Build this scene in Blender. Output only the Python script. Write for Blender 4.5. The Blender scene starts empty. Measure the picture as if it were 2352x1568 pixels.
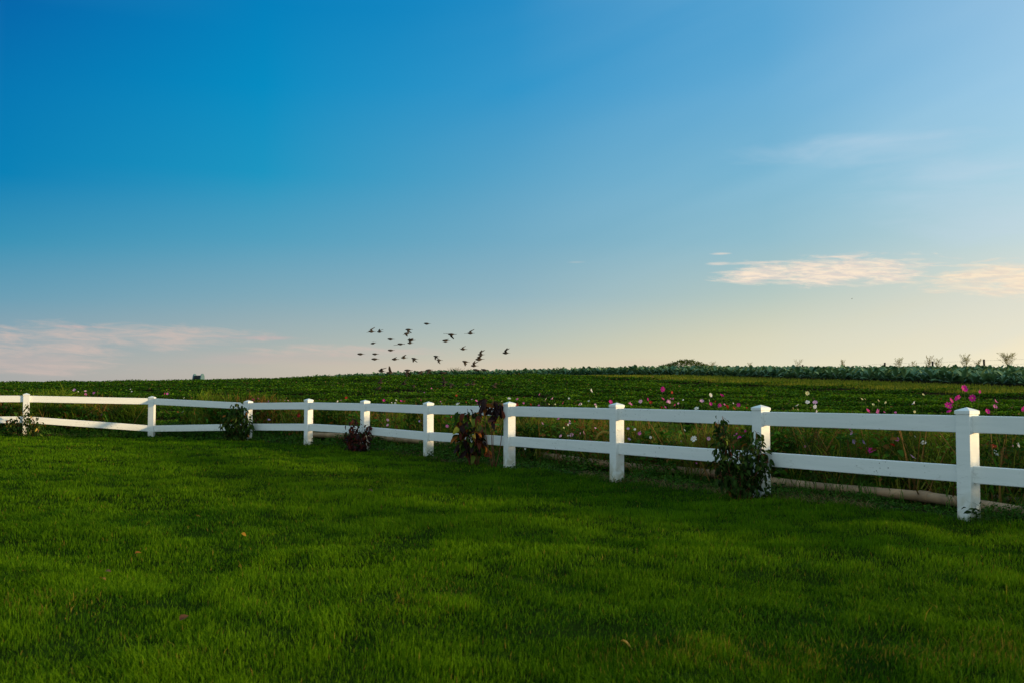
import bpy, bmesh, math
import numpy as np
from mathutils import Vector, Matrix

R = np.random.default_rng(7)
S = bpy.context.scene
COL = S.collection

# ---------------------------------------------------------------- measured camera
F = 2287.0                      # focal length in units of a 2352 px wide frame
TH = math.atan(120 / F)         # camera pitched up 3 degrees
ZC = 1.06                       # eye height
def ray(px, py):
    a = (px - 1176) / F; b = (784 - py) / F
    return a, math.cos(TH) - b * math.sin(TH), math.sin(TH) + b * math.cos(TH)
def at(px, py, Y):
    x, y, z = ray(px, py); k = Y / y
    return Vector((x * k, Y, ZC + z * k))
def el(py):                     # tan of elevation for a picture row
    x, y, z = ray(1176, py); return z / y
def uu(px): return (px - 1176) / F

cam = bpy.data.objects.new('camera', bpy.data.cameras.new('camera')); COL.objects.link(cam)
cam.location = (0, 0, ZC); cam.rotation_euler = (math.pi / 2 + TH, 0, 0)
cam.data.sensor_width = 36; cam.data.lens = 36 * F / 2352
cam.data.clip_start = 0.05; cam.data.clip_end = 6000
cam.data.dof.use_dof = True; cam.data.dof.focus_distance = 14; cam.data.dof.aperture_fstop = 5.6
S.camera = cam

# ---------------------------------------------------------------- helpers
def tag(o, label=None, cat=None, group=None, kind=None):
    if label: o['label'] = label
    if cat: o['category'] = cat
    if group: o['group'] = group
    if kind: o['kind'] = kind
    return o
def empty(name, loc, rz=0):
    o = bpy.data.objects.new(name, None); COL.objects.link(o)
    o.location = loc; o.rotation_euler = (0, 0, rz); o.empty_display_size = .1
    return o
def link(name, me, mat=None, parent=None, loc=None):
    o = bpy.data.objects.new(name, me); COL.objects.link(o)
    if mat and not me.materials: me.materials.append(mat)
    if parent: o.parent = parent
    if loc is not None: o.location = loc
    return o
def fastmesh(name, V, Fs, C=None, smooth=False):
    me = bpy.data.meshes.new(name)
    V = np.ascontiguousarray(V, dtype=np.float32)
    me.vertices.add(len(V)); me.vertices.foreach_set('co', V.ravel())
    Fs = [np.asarray(f, dtype=np.int32) for f in Fs if len(f)]
    loops = np.concatenate([f.ravel() for f in Fs])
    counts = np.concatenate([np.full(len(f), f.shape[1], np.int32) for f in Fs])
    starts = np.concatenate([[0], np.cumsum(counts)[:-1]]).astype(np.int32)
    me.loops.add(len(loops)); me.loops.foreach_set('vertex_index', loops)
    me.polygons.add(len(counts)); me.polygons.foreach_set('loop_start', starts)
    if smooth: me.polygons.foreach_set('use_smooth', np.ones(len(counts), bool))
    if C is not None:
        at_ = me.attributes.new('col', 'FLOAT_COLOR', 'POINT')
        c4 = np.ones((len(V), 4), np.float32); c4[:, :3] = C
        at_.data.foreach_set('color', c4.ravel())
    me.update(calc_edges=True)
    return me
def scatter(tv, tf, P, X, Yv, Z, sx, sy, sz):
    """template verts (k,3) in a frame X (along), Yv (side), Z (normal) at points P; scales per instance"""
    k = len(tv); n = len(P)
    V = (P[:, None, :] + (tv[None, :, 0:1] * sx[:, None, None]) * X[:, None, :]
         + (tv[None, :, 1:2] * sy[:, None, None]) * Yv[:, None, :]
         + (tv[None, :, 2:3] * sz[:, None, None]) * Z[:, None, :]).reshape(-1, 3)
    off = (np.arange(n) * k)[:, None, None]
    Fs = [(np.asarray(f)[None] + off).reshape(-1, np.asarray(f).shape[1]) for f in tf]
    return V, Fs
def frames(D, roll=None):
    """frames along D with side roughly horizontal"""
    D = D / np.linalg.norm(D, axis=1, keepdims=True)
    up = np.tile([0, 0, 1.0], (len(D), 1))
    Sd = np.cross(up, D); l = np.linalg.norm(Sd, axis=1, keepdims=True)
    Sd = np.where(l > 1e-4, Sd / np.maximum(l, 1e-6), [1, 0, 0]); N = np.cross(D, Sd)
    if roll is not None:
        c, s = np.cos(roll)[:, None], np.sin(roll)[:, None]
        Sd, N = Sd * c + N * s, N * c - Sd * s
    return D, Sd, N
class Acc:
    def __init__(s): s.V = []; s.F = {}; s.C = []; s.n = 0
    def add(s, V, Fs, C):
        V = np.asarray(V, float)
        if C is None: C = (1, 1, 1)
        C = np.asarray(C, float)
        if C.ndim == 1: C = np.tile(C, (len(V), 1))
        elif len(C) != len(V): C = np.repeat(C, len(V) // len(C), axis=0)
        for f in Fs:
            f = np.asarray(f)
            if len(f): s.F.setdefault(f.shape[1], []).append(f + s.n)
        s.V.append(V); s.C.append(C); s.n += len(V)
    def mesh(s, name, smooth=False):
        return fastmesh(name, np.concatenate(s.V), [np.concatenate(v) for v in s.F.values()], np.concatenate(s.C), smooth)
def tube(pts, rad, n=6, cap=True):
    pts = np.asarray(pts, float); m = len(pts)
    rad = np.broadcast_to(np.asarray(rad, float), (m,))
    T = np.gradient(pts, axis=0); T /= np.linalg.norm(T, axis=1, keepdims=True) + 1e-9
    ref = np.array([0, 0, 1.0]) if abs(T[0, 2]) < .8 else np.array([1.0, 0, 0])
    A = np.cross(T, ref); A /= np.linalg.norm(A, axis=1, keepdims=True) + 1e-9; B = np.cross(T, A)
    a = np.linspace(0, 2 * math.pi, n, endpoint=False)
    V = (pts[:, None] + rad[:, None, None] * (np.cos(a)[None, :, None] * A[:, None] + np.sin(a)[None, :, None] * B[:, None])).reshape(-1, 3)
    i = np.arange(m - 1)[:, None] * n; j = np.arange(n)[None]; j2 = (j + 1) % n
    Q = np.stack([i + j, i + j2, i + n + j2, i + n + j], -1).reshape(-1, 4)
    Fs = [Q]
    if cap: Fs.append(np.array([list(range(n))[::-1], [(m - 1) * n + q for q in range(n)]]))
    return V, Fs
def vnoise(x, y, s, seed):
    x = np.asarray(x) * s + 1000.5; y = np.asarray(y) * s + 1000.5
    T = np.random.default_rng(seed).random((256, 256))
    xi = np.floor(x).astype(int); yi = np.floor(y).astype(int); fx = x - xi; fy = y - yi
    fx = fx * fx * (3 - 2 * fx); fy = fy * fy * (3 - 2 * fy)
    g = lambda a, b: T[a % 256, b % 256]
    return (g(xi, yi) * (1 - fx) + g(xi + 1, yi) * fx) * (1 - fy) + (g(xi, yi + 1) * (1 - fx) + g(xi + 1, yi + 1) * fx) * fy
def sstep(a, b, x):
    t = np.clip((x - a) / (b - a), 0, 1); return t * t * (3 - 2 * t)
def box_bm(sx, sy, z0, z1, bev=.004, cx=0, cy=0):
    bm = bmesh.new(); bmesh.ops.create_cube(bm, size=1)
    for v in bm.verts:
        v.co = Vector((v.co.x * sx + cx, v.co.y * sy + cy, z0 + (v.co.z + .5) * (z1 - z0)))
    if bev: bmesh.ops.bevel(bm, geom=bm.edges[:], offset=bev, segments=2, profile=.5, affect='EDGES')
    return bm
def bm_me(name, bm):
    me = bpy.data.meshes.new(name); bm.to_mesh(me); bm.free(); return me

# ---------------------------------------------------------------- materials
def newmat(name):
    m = bpy.data.materials.new(name); m.use_nodes = True
    nt = m.node_tree; nt.nodes.clear(); return m, nt, nt.nodes, nt.links
def leafmat(name, transl=.35, rough=.55, spec=.3, tmul=(1.0, 1.0, .55), noise=0.0):
    m, nt, N, L = newmat(name)
    out = N.new('ShaderNodeOutputMaterial'); p = N.new('ShaderNodeBsdfPrincipled'); t = N.new('ShaderNodeBsdfTranslucent')
    mx = N.new('ShaderNodeMixShader'); a = N.new('ShaderNodeAttribute'); a.attribute_name = 'col'
    mu = N.new('ShaderNodeMix'); mu.data_type = 'RGBA'; mu.blend_type = 'MULTIPLY'; mu.inputs[0].default_value = 1
    mu.inputs[7].default_value = (*tmul, 1)
    L.new(a.outputs['Color'], p.inputs['Base Color']); L.new(a.outputs['Color'], mu.inputs[6]); L.new(mu.outputs[2], t.inputs['Color'])
    p.inputs['Roughness'].default_value = rough; p.inputs['Specular IOR Level'].default_value = spec
    mx.inputs[0].default_value = transl
    L.new(p.outputs[0], mx.inputs[1]); L.new(t.outputs[0], mx.inputs[2]); L.new(mx.outputs[0], out.inputs[0])
    return m
def plainmat(name, col, rough=.6, spec=.3, nscale=None, namp=.2, bump=0):
    m, nt, N, L = newmat(name)
    out = N.new('ShaderNodeOutputMaterial'); p = N.new('ShaderNodeBsdfPrincipled')
    p.inputs['Roughness'].default_value = rough; p.inputs['Specular IOR Level'].default_value = spec
    if nscale:
        tc = N.new('ShaderNodeTexCoord'); no = N.new('ShaderNodeTexNoise'); no.inputs['Scale'].default_value = nscale; no.inputs['Detail'].default_value = 5
        L.new(tc.outputs['Object'], no.inputs['Vector'])
        cr = N.new('ShaderNodeValToRGB'); cr.color_ramp.elements[0].position = .3; cr.color_ramp.elements[1].position = .7
        cr.color_ramp.elements[0].color = (*[c * (1 - namp) for c in col], 1); cr.color_ramp.elements[1].color = (*[min(1, c * (1 + namp)) for c in col], 1)
        L.new(no.outputs['Fac'], cr.inputs[0]); L.new(cr.outputs[0], p.inputs['Base Color'])
        if bump:
            b = N.new('ShaderNodeBump'); b.inputs['Strength'].default_value = bump; b.inputs['Distance'].default_value = .01
            L.new(no.outputs['Fac'], b.inputs['Height']); L.new(b.outputs[0], p.inputs['Normal'])
    else: p.inputs['Base Color'].default_value = (*col, 1)
    L.new(p.outputs[0], out.inputs[0]); return m

M_grass = leafmat('grass_blades', .32, .7, .06, (1.15, 1.0, .3))
M_weed = leafmat('weed_leaves', .35, .7, .08)
M_crop = leafmat('crop_leaves', .30, .7, .05, (1.1, 1, .4))
M_cab = leafmat('cabbage_leaves', .12, .5, .35, (.8, 1, .7))
M_shrub = leafmat('shrub_leaves', .32, .6, .10)
M_petal = leafmat('petals', .35, .6, .1, (1, .9, 1))
M_stem = plainmat('stem_green', (.06, .09, .02), .7, .2, 30, .3)
M_stemred = plainmat('stem_reddish', (.14, .045, .025), .7, .2, 20, .35)
M_bird = leafmat('bird_feathers', .0, .75, .15)
M_centre = plainmat('flower_centre', (.55, .33, .03), .8, .1, 400, .3)
M_dry = plainmat('dry_stalk', (.20, .15, .055), .8, .1, 12, .3)
M_wood = plainmat('weathered_post_wood', (.05, .04, .035), .9, .1, 6, .4)
M_wire = plainmat('fence_wire', (.12, .12, .12), .5, .4, 9, .2)
M_slate = plainmat('barn_roof_dark', (.02, .022, .022), .8, .2, .8, .4)
M_gable = plainmat('barn_gable_paint', (.10, .19, .22), .7, .2, .7, .12)

def vinyl():
    m, nt, N, L = newmat('white_vinyl')
    out = N.new('ShaderNodeOutputMaterial'); p = N.new('ShaderNodeBsdfPrincipled')
    p.inputs['Roughness'].default_value = .42; p.inputs['Specular IOR Level'].default_value = .4
    g = N.new('ShaderNodeNewGeometry'); sep = N.new('ShaderNodeSeparateXYZ'); L.new(g.outputs['Position'], sep.inputs[0])
    def noise(scale, det=3, dist=0, vec=None):
        n = N.new('ShaderNodeTexNoise'); n.inputs['Scale'].default_value = scale; n.inputs['Detail'].default_value = det; n.inputs['Distortion'].default_value = dist
        L.new(vec or g.outputs['Position'], n.inputs['Vector']); return n.outputs['Fac']
    def rng(v, a, b, c=0, d=1):
        r = N.new('ShaderNodeMapRange'); L.new(v, r.inputs[0])
        for i, q in enumerate((a, b, c, d)): r.inputs[i + 1].default_value = q
        return r.outputs[0]
    def mix(f, a, b):
        x = N.new('ShaderNodeMix'); x.data_type = 'RGBA'; L.new(f, x.inputs[0])
        for s, v in ((6, a), (7, b)):
            if isinstance(v, tuple): x.inputs[s].default_value = (*v, 1)
            else: L.new(v, x.inputs[s])
        return x.outputs[2]
    def mul(a, b):
        x = N.new('ShaderNodeMath'); x.operation = 'MULTIPLY'; L.new(a, x.inputs[0]); L.new(b, x.inputs[1]); return x.outputs[0]
    mp = N.new('ShaderNodeMapping'); mp.inputs['Scale'].default_value = (1, 1, 14); L.new(g.outputs['Position'], mp.inputs[0])
    c = mix(rng(noise(1.6, 5, 0, mp.outputs[0]), .35, .7), (.83, .83, .82), (.76, .77, .76))
    # grime: heavier on the low parts, with specks
    low = rng(sep.outputs['Z'], .02, .34, 1, .0)
    c = mix(mul(low, rng(noise(9, 6, .6), .36, .60, 0, .9)), c, (.42, .36, .22))
    low2 = rng(sep.outputs['Z'], .35, .75, 1, .45)
    vo = N.new('ShaderNodeTexVoronoi'); vo.inputs['Scale'].default_value = 24; L.new(g.outputs['Position'], vo.inputs['Vector'])
    spk = mul(rng(vo.outputs['Distance'], .13, .19, 1, 0), rng(noise(2.3, 2), .56, .60, 0, .8))
    c = mix(mul(spk, low2), c, (.10, .09, .06))
    # greyish smears
    mp2 = N.new('ShaderNodeMapping'); mp2.inputs['Scale'].default_value = (6, 6, 22); L.new(g.outputs['Position'], mp2.inputs[0])
    c = mix(mul(rng(noise(1.5, 7, 1.5, mp2.outputs[0]), .60, .72, 0, .35), low2), c, (.40, .40, .36))
    L.new(c, p.inputs['Base Color']); L.new(p.outputs[0], out.inputs[0]); return m
M_vinyl = vinyl()

def pipemat():
    return plainmat('pipe_faded_plastic', (.30, .20, .12), .6, .3, 5, .35, .1)
M_pipe = pipemat()

# ---------------------------------------------------------------- fence geometry measured from the photograph
#        x     cap top  base   toprail  botrail
POST = [(59,   901.5, 1003,  907.5, 955),
        (348,  908.5, 1004.5, 913.5, 976),
        (569,  918,   1011,  924.2, 972),
        (708,  914,   1023,  922.8, 971.8),
        (838,  917,   1033,  925,   978.5),
        (984,  921,   1049,  930,   991),
        (1170, 921,   1070,  932,   1000.8),
        (1417, 923.5, 1104,  936.5, 1015),
        (1750, 928.5, 1141,  944.3, 1036.5),
        (2226, 934,   1196,  953.2, 1068)]
PY = [21.4, 22.5, 21.2, 19.75, 18.35, 16.55, 14.35, 12.15, 10.15, 8.2]
posts = []
for (px, yt, yb, r1, r2), Y in zip(POST, PY):
    pb = at(px, yb, Y)
    posts.append(dict(x=pb.x, y=Y, z0=pb.z, z1=at(px, yt, Y).z, r1=at(px, r1, Y).z, r2=at(px, r2, Y).z))
d = Vector((posts[-1]['x'] - posts[-2]['x'], posts[-1]['y'] - posts[-2]['y']))
q = dict(posts[-1]); q['x'] += d.x; q['y'] += d.y; q['z1'] -= .0; posts.append(q)
d = Vector((posts[0]['x'] - posts[1]['x'], posts[0]['y'] - posts[1]['y']))
q = dict(posts[0]); q['x'] += d.x * .95; q['y'] += d.y * .95; q['z0'] += .03; q['z1'] += .03; q['r1'] += .01; q['r2'] += .01; posts.insert(0, q)
PXY = np.array([(p['x'], p['y']) for p in posts])
PU = PXY[:, 0] / PXY[:, 1]; PB = np.array([p['z0'] for p in posts])
def fenceY(u): return 1 / np.interp(u, PU, 1 / PXY[:, 1])
def fdist(x, y):
    """signed distance to the fence line, positive beyond it"""
    x = np.asarray(x, float); y = np.asarray(y, float); best = np.full(x.shape, 1e9)
    ext = PXY.copy(); ext[0] += (PXY[0] - PXY[1]) * 40; ext[-1] += (PXY[-1] - PXY[-2]) * 2.0
    for a, b in zip(ext[:-1], ext[1:]):
        e = b - a; t = np.clip(((x - a[0]) * e[0] + (y - a[1]) * e[1]) / (e @ e), 0, 1)
        best = np.minimum(best, np.hypot(x - a[0] - t * e[0], y - a[1] - t * e[1]))
    u = x / np.maximum(y, .1)
    return np.where(y > fenceY(u), best, -best)

# ---------------------------------------------------------------- terrain
RD = np.array([-.514, .857]); RN = np.array([.857, .514])      # crop row direction and its normal
T_B = 36.25                                                     # where the cabbages begin (row coordinate)
TX = [-300, 0, 200, 453, 718, 1000, 1176, 1400, 1600, 1976, 2352, 2700]
TU = np.array([uu(x) for x in TX])
TBY = np.array([62, 61, 60, 59, 57, 56, 56, 55, 53, 44.5, 38, 33])
TBE = np.array([el(v) for v in (874.5, 873, 871.5, 868.5, 862.5, 857.5, 857.5, 859, 862, 875, 889, 901)])
TCY = np.array([100, 98, 96, 96, 108, 88, 82, 76, 75, 66, 58, 53])
topc = [None, None, None, None, 861, 851, 850.5, 846, 844, 841, 839, 837]
TCE = np.array([el(t) if t else 0 for t in topc])
TBZ = ZC + TBE * TBY - np.array([.2, .2, .2, .2, .2, .2, .18, .1, .05, 0, 0, 0])
TCZ = np.array([ZC + TCE[i] * TCY[i] - .60 if topc[i] else ZC + (TBE[i] - .006) * TCY[i] for i in range(len(TX))])
def ground(x, y):
    x = np.asarray(x, float); y = np.asarray(y, float)
    r = np.hypot(x, y); Y = np.maximum(y, r * .78); u = np.clip(np.where(y > .1, x / np.maximum(y, .1), np.sign(x) * 9), -.75, .75)
    yf = fenceY(u); zf = np.interp(u, PU, PB)
    ya = yf + 4.5; za = zf - .30
    yb = np.interp(u, TU, TBY); zb = np.interp(u, TU, TBZ); yc = np.interp(u, TU, TCY); zc = np.interp(u, TU, TCZ)
    farE = np.interp(u, TU, np.minimum(TBE, .0175)) - .008
    z = np.where(Y < yf, zf * sstep(.3, 1, Y / yf), 0)
    t = (Y - yf) / 4.5; z = np.where((Y >= yf) & (Y < ya), zf + (za - zf) * sstep(.25, 1, t) + .12 * np.clip(-u * 4, 0, 1) * np.sin(math.pi * np.clip(t, 0, 1)), z)
    t = (Y - ya) / (yb - ya); z = np.where((Y >= ya) & (Y < yb), za + (zb - za) * (t + np.interp(u, [-.1, .3], [.05, -.05]) * np.sin(math.pi * t)), z)
    t = (Y - yb) / (yc - yb); z = np.where((Y >= yb) & (Y < yc), zb + (zc - zb) * t, z)
    zfar = ZC + farE * Y
    t = sstep(0, 70, Y - yc); z = np.where(Y >= yc, (zc - .035 * np.minimum(Y - yc, 70)) * (1 - t) + zfar * t, z)
    fd = sstep(3, 12, Y)
    z = z + (vnoise(x, y, .8, 3) - .5) * .05 * fd * (Y < 40) + (vnoise(x, y, 2.2, 5) - .5) * .040
    tr = x * RN[0] + y * RN[1] - T_B; z = z - .20 * np.exp(-((tr + 5.5) / 2.6) ** 2) * sstep(0, .15, u) * (y > 20)
    return z
def soil_dip(x, y): return 0

def build_ground():
    az = np.radians(np.concatenate([np.arange(-180, -36, 4), np.arange(-36, 36, .25), np.arange(36, 180, 4)]))
    rr = np.concatenate([[0.01, .6, 1.2, 1.8], np.arange(2.2, 30, .22), np.geomspace(30, 150, 110)[0:], np.geomspace(156, 2500, 40)])
    A, RR = np.meshgrid(az, rr); X = RR * np.sin(A); Yy = RR * np.cos(A)
    Z = ground(X, Yy); m, n = X.shape
    V = np.stack([X, Yy, Z], -1).reshape(-1, 3)
    fd = fdist(X, Yy).ravel(); t = (X * RN[0] + Yy * RN[1]).ravel()
    x, y = X.ravel(), Yy.ravel()
    C = np.tile([.016, .030, .004], (len(V), 1))
    w = sstep(-.25, .1, fd)[:, None]; C = C * (1 - w) + w * np.array([.030, .036, .014])
    w = sstep(2.8, 4.0, fd)[:, None]; C = C * (1 - w) + w * np.array([.022, .018, .008])
    g = sstep(-3.0, -2.6, t - T_B) * (y > 25); C = C * (1 - g[:, None]) + g[:, None] * np.array([.085, .105, .018])
    g = sstep(-.3, 0, t - T_B) * (y > 25); C = C * (1 - g[:, None]) + g[:, None] * np.array([.045, .040, .025])
    g = sstep(140, 170, RR.ravel())[:, None]; C = C * (1 - g) + g * np.array([.05, .075, .02])
    i = np.arange(m - 1)[:, None] * n; j = np.arange(n)[None]; j2 = (j + 1) % n
    Q = np.stack([i + j, i + j2, i + n + j2, i + n + j], -1).reshape(-1, 4)[:, ::-1]
    me = fastmesh('ground', V, [Q], C, True)
    mt, nt, N, L = newmat('soil_and_turf')
    out = N.new('ShaderNodeOutputMaterial'); p = N.new('ShaderNodeBsdfPrincipled'); a = N.new('ShaderNodeAttribute'); a.attribute_name = 'col'
    g = N.new('ShaderNodeNewGeometry'); no = N.new('ShaderNodeTexNoise'); no.inputs['Scale'].default_value = 3; no.inputs['Detail'].default_value = 8
    L.new(g.outputs['Position'], no.inputs['Vector'])
    mr = N.new('ShaderNodeMapRange'); mr.inputs[1].default_value = .3; mr.inputs[2].default_value = .7; mr.inputs[3].default_value = .6; mr.inputs[4].default_value = 1.35
    L.new(no.outputs['Fac'], mr.inputs[0])
    mu = N.new('ShaderNodeVectorMath'); mu.operation = 'SCALE'; L.new(a.outputs['Color'], mu.inputs[0]); L.new(mr.outputs[0], mu.inputs['Scale'])
    L.new(mu.outputs[0], p.inputs['Base Color']); p.inputs['Roughness'].default_value = 1; p.inputs['Specular IOR Level'].default_value = 0
    b = N.new('ShaderNodeBump'); b.inputs['Strength'].default_value = .6; b.inputs['Distance'].default_value = .03; L.new(no.outputs['Fac'], b.inputs['Height']); L.new(b.outputs[0], p.inputs['Normal'])
    L.new(p.outputs[0], out.inputs[0])
    o = link('ground', me, mt); tag(o, 'ground under the lawn and the rising farm field', 'ground', None, 'structure')
build_ground()

# ---------------------------------------------------------------- white fence
fence = empty('white_fence', (posts[5]['x'], posts[5]['y'], posts[5]['z0']))
tag(fence, 'white two-rail vinyl fence with square capped posts curving along the lawn edge', 'fence')
FO = Vector(fence.location)
def unit(v): return v / (np.linalg.norm(v) + 1e-9)
PW = .127
for i, p in enumerate(posts):
    a = PXY[max(i - 1, 0)]; b = PXY[min(i + 1, len(posts) - 1)]
    e1 = unit(PXY[i] - a) if i > 0 else 0; e2 = unit(b - PXY[i]) if i < len(posts) - 1 else 0
    e = unit(e1 + e2); ang = math.atan2(e[1], e[0])
    o = link('post', bm_me('post', box_bm(PW, PW, -.15, p['z1'] - p['z0'] - .055, .004)), M_vinyl, fence)
    o.location = Vector((p['x'], p['y'], p['z0'])) - FO; o.rotation_euler = (R.normal(0, .004), R.normal(0, .006), ang)
    H = p['z1'] - p['z0']
    bm = box_bm(PW + .012, PW + .012, H - .057, H - .028, .002)
    w = (PW + .010) / 2 - .002; w2 = w - .012
    vs = [bm.verts.new((sx * w, sy * w, H - .0285)) for sx, sy in ((-1, -1), (1, -1), (1, 1), (-1, 1))]
    v2 = [bm.verts.new((sx * w2, sy * w2, H - .021)) for sx, sy in ((-1, -1), (1, -1), (1, 1), (-1, 1))]
    tp = bm.verts.new((0, 0, H))
    for k in range(4):
        bm.faces.new((vs[k], vs[(k + 1) % 4], v2[(k + 1) % 4], v2[k])); bm.faces.new((v2[k], v2[(k + 1) % 4], tp))
    link('post_cap', bm_me('post_cap', bm), M_vinyl, o)
for i in range(len(posts) - 1):
    a, b = posts[i], posts[i + 1]
    for key in ('r1', 'r2'):
        A = Vector((a['x'], a['y'], a[key] - .07)); B = Vector((b['x'], b['y'], b[key] - .07))
        dv = B - A; Ln = dv.length
        bm = bmesh.new(); bmesh.ops.create_cube(bm, size=1)
        for v in bm.verts: v.co = Vector((v.co.x * (Ln - .03), v.co.y * .040, v.co.z * .14))
        bmesh.ops.bevel(bm, geom=[e for e in bm.edges if abs((e.verts[0].co - e.verts[1].co).x) > .5], offset=.006, segments=2, profile=.5, affect='EDGES')
        o = link('rail', bm_me('rail', bm), M_vinyl, fence)
        o.location = (A + B) / 2 - FO
        o.rotation_euler = (0, -math.asin(dv.z / Ln), math.atan2(dv.y, dv.x))

# ---------------------------------------------------------------- lawn grass
def blades(x, y, z, h, w, lean, az, C, acc, bend=.35):
    n = len(x); P = np.stack([x, y, z], -1)
    la = R.uniform(0, 2 * math.pi, n)
    Ld = np.stack([np.cos(az), np.sin(az), np.zeros(n)], -1) * lean[:, None]
    Sd = np.stack([np.cos(la), np.sin(la), np.zeros(n)], -1) * (w / 2)[:, None]
    up = np.zeros((n, 3)); up[:, 2] = h
    b0 = P - Sd; b1 = P + Sd
    mid = P + up * .55 + Ld * h[:, None] * .35; m0 = mid - Sd * .85; m1 = mid + Sd * .85
    tip = P + up * (1 - .25 * lean[:, None]) + Ld * h[:, None] * 1.0
    V = np.stack([b0, b1, m1, m0, tip], 1).reshape(-1, 3)
    o = (np.arange(n) * 5)[:, None]
    Q = o + np.array([[0, 1, 2, 3]]); T = o + np.array([[3, 2, 4]])
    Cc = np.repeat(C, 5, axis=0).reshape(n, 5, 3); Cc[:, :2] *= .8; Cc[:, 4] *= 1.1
    acc.add(V, [Q, T], Cc.reshape(-1, 3))
def lawn():
    acc = Acc()
    bands = [(2.6, 4.2, 16000, 1.0), (4.2, 6, 10500, 1.15), (6, 9, 6000, 1.45), (9, 13, 3300, 1.9), (13, 18, 1700, 2.7), (18, 25, 950, 3.6)]
    for y0, y1, dens, ws in bands:
        n = int(dens * .5 * 1.24 * (y1 ** 2 - y0 ** 2))
        yy = np.sqrt(R.uniform(y0 ** 2, y1 ** 2, n)); x = R.uniform(-.62, .62, n) * yy
        fd = fdist(x, yy); edge = -.03 + (vnoise(x, yy, 2.5, 77) - .5) * .22
        k = fd < edge; x, yy = x[k], yy[k]; n = len(x)
        z = ground(x, yy) - .008
        n1 = vnoise(x, yy, .55, 11); n2 = vnoise(x, yy, 1.9, 12); n3 = vnoise(x, yy, 5.5, 13); n4 = vnoise(x, yy, .22, 14)
        keep = R.random(n) < .28 + 1.0 * n3 * (.6 + .6 * n2); x, yy, z, n1, n2, n3, n4 = [q[keep] for q in (x, yy, z, n1, n2, n3, n4)]; n = len(x)
        h = (.018 + .020 * n2 + .022 * n3 + .006 * n1) * R.uniform(.6, 1.25, n)
        tall = R.random(n) < .012; h[tall] *= 1.8; h *= 1 + .9 * sstep(-.25, -.05, fdist(x, yy)) * vnoise(x, yy, 3, 17)
        az = vnoise(x, yy, 1.2, 21) * 5.0 + vnoise(x, yy, .3, 22) * 4 + R.normal(0, 1.5, n)
        lean = np.clip(.08 + .42 * vnoise(x, yy, 1.6, 23) + R.normal(0, .25, n), 0, 1.1)
        w = R.uniform(.0026, .0046, n) * ws
        bright = np.array([.106, .216, .002]); dark = np.array([.017, .072, .001]); yel = np.array([.15, .25, .003])
        f = np.clip(1.5 * (.35 * n1 + .35 * n2 + .3 * n3 - .5) + .45 + R.normal(0, .20, n), 0, 1)[:, None]
        C = dark * (1 - f) + bright * f
        g = (np.clip(n4 * 1.6 - .7, 0, 1) * .5 * R.random(n))[:, None]; C = C * (1 - g) + yel * g
        dr = R.random(n) < .012 + .16 * sstep(.70, .9, vnoise(x, yy, 1.1, 31)) * sstep(7, 3.3, yy) + .45 * sstep(3.55, 3.3, yy) * sstep(.35, .6, vnoise(x, yy, 1.5, 41))
        C[dr] = np.array([.22, .17, .025]) * R.uniform(.6, 1.2, (dr.sum(), 1))
        blades(x, yy, z, h, w, lean, az, C, acc)
    o = link('lawn_grass', acc.mesh('lawn_grass'), M_grass)
    tag(o, 'mown green lawn grass filling the foreground up to the white fence', 'grass', None, 'stuff')
lawn()

# ---------------------------------------------------------------- leaf templates
LEAF4 = (np.array([(0, 0, 0), (.45, .5, .10), (1, 0, -.12), (.45, -.5, .10)]), [np.array([[0, 2, 1], [0, 3, 2]])])
def ovate(ws, ls, droop, fold):
    v = []; n = len(ls)
    for l, w in zip(ls, ws):
        z = -droop * l * l
        v += [(l, -w, z + fold * w), (l, 0, z), (l, w, z + fold * w)]
    f = []
    for i in range(n - 1):
        a = i * 3; f += [(a, a + 1, a + 4, a + 3), (a + 1, a + 2, a + 5, a + 4)]
    return np.array(v), [np.array(f)]
OVATE = ovate([.03, .36, .5, .33, .02], [0, .2, .48, .8, 1], .45, .35)
CABL = ovate([.07, .16, .42, .5, .36, .12], [0, .22, .45, .68, .88, 1], .42, .30)
def rand_dirs(n, up_lo, up_hi):
    a = R.uniform(0, 2 * math.pi, n); e = R.uniform(up_lo, up_hi, n)
    return np.stack([np.cos(a) * np.cos(e), np.sin(a) * np.cos(e), np.sin(e)], -1)

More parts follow.
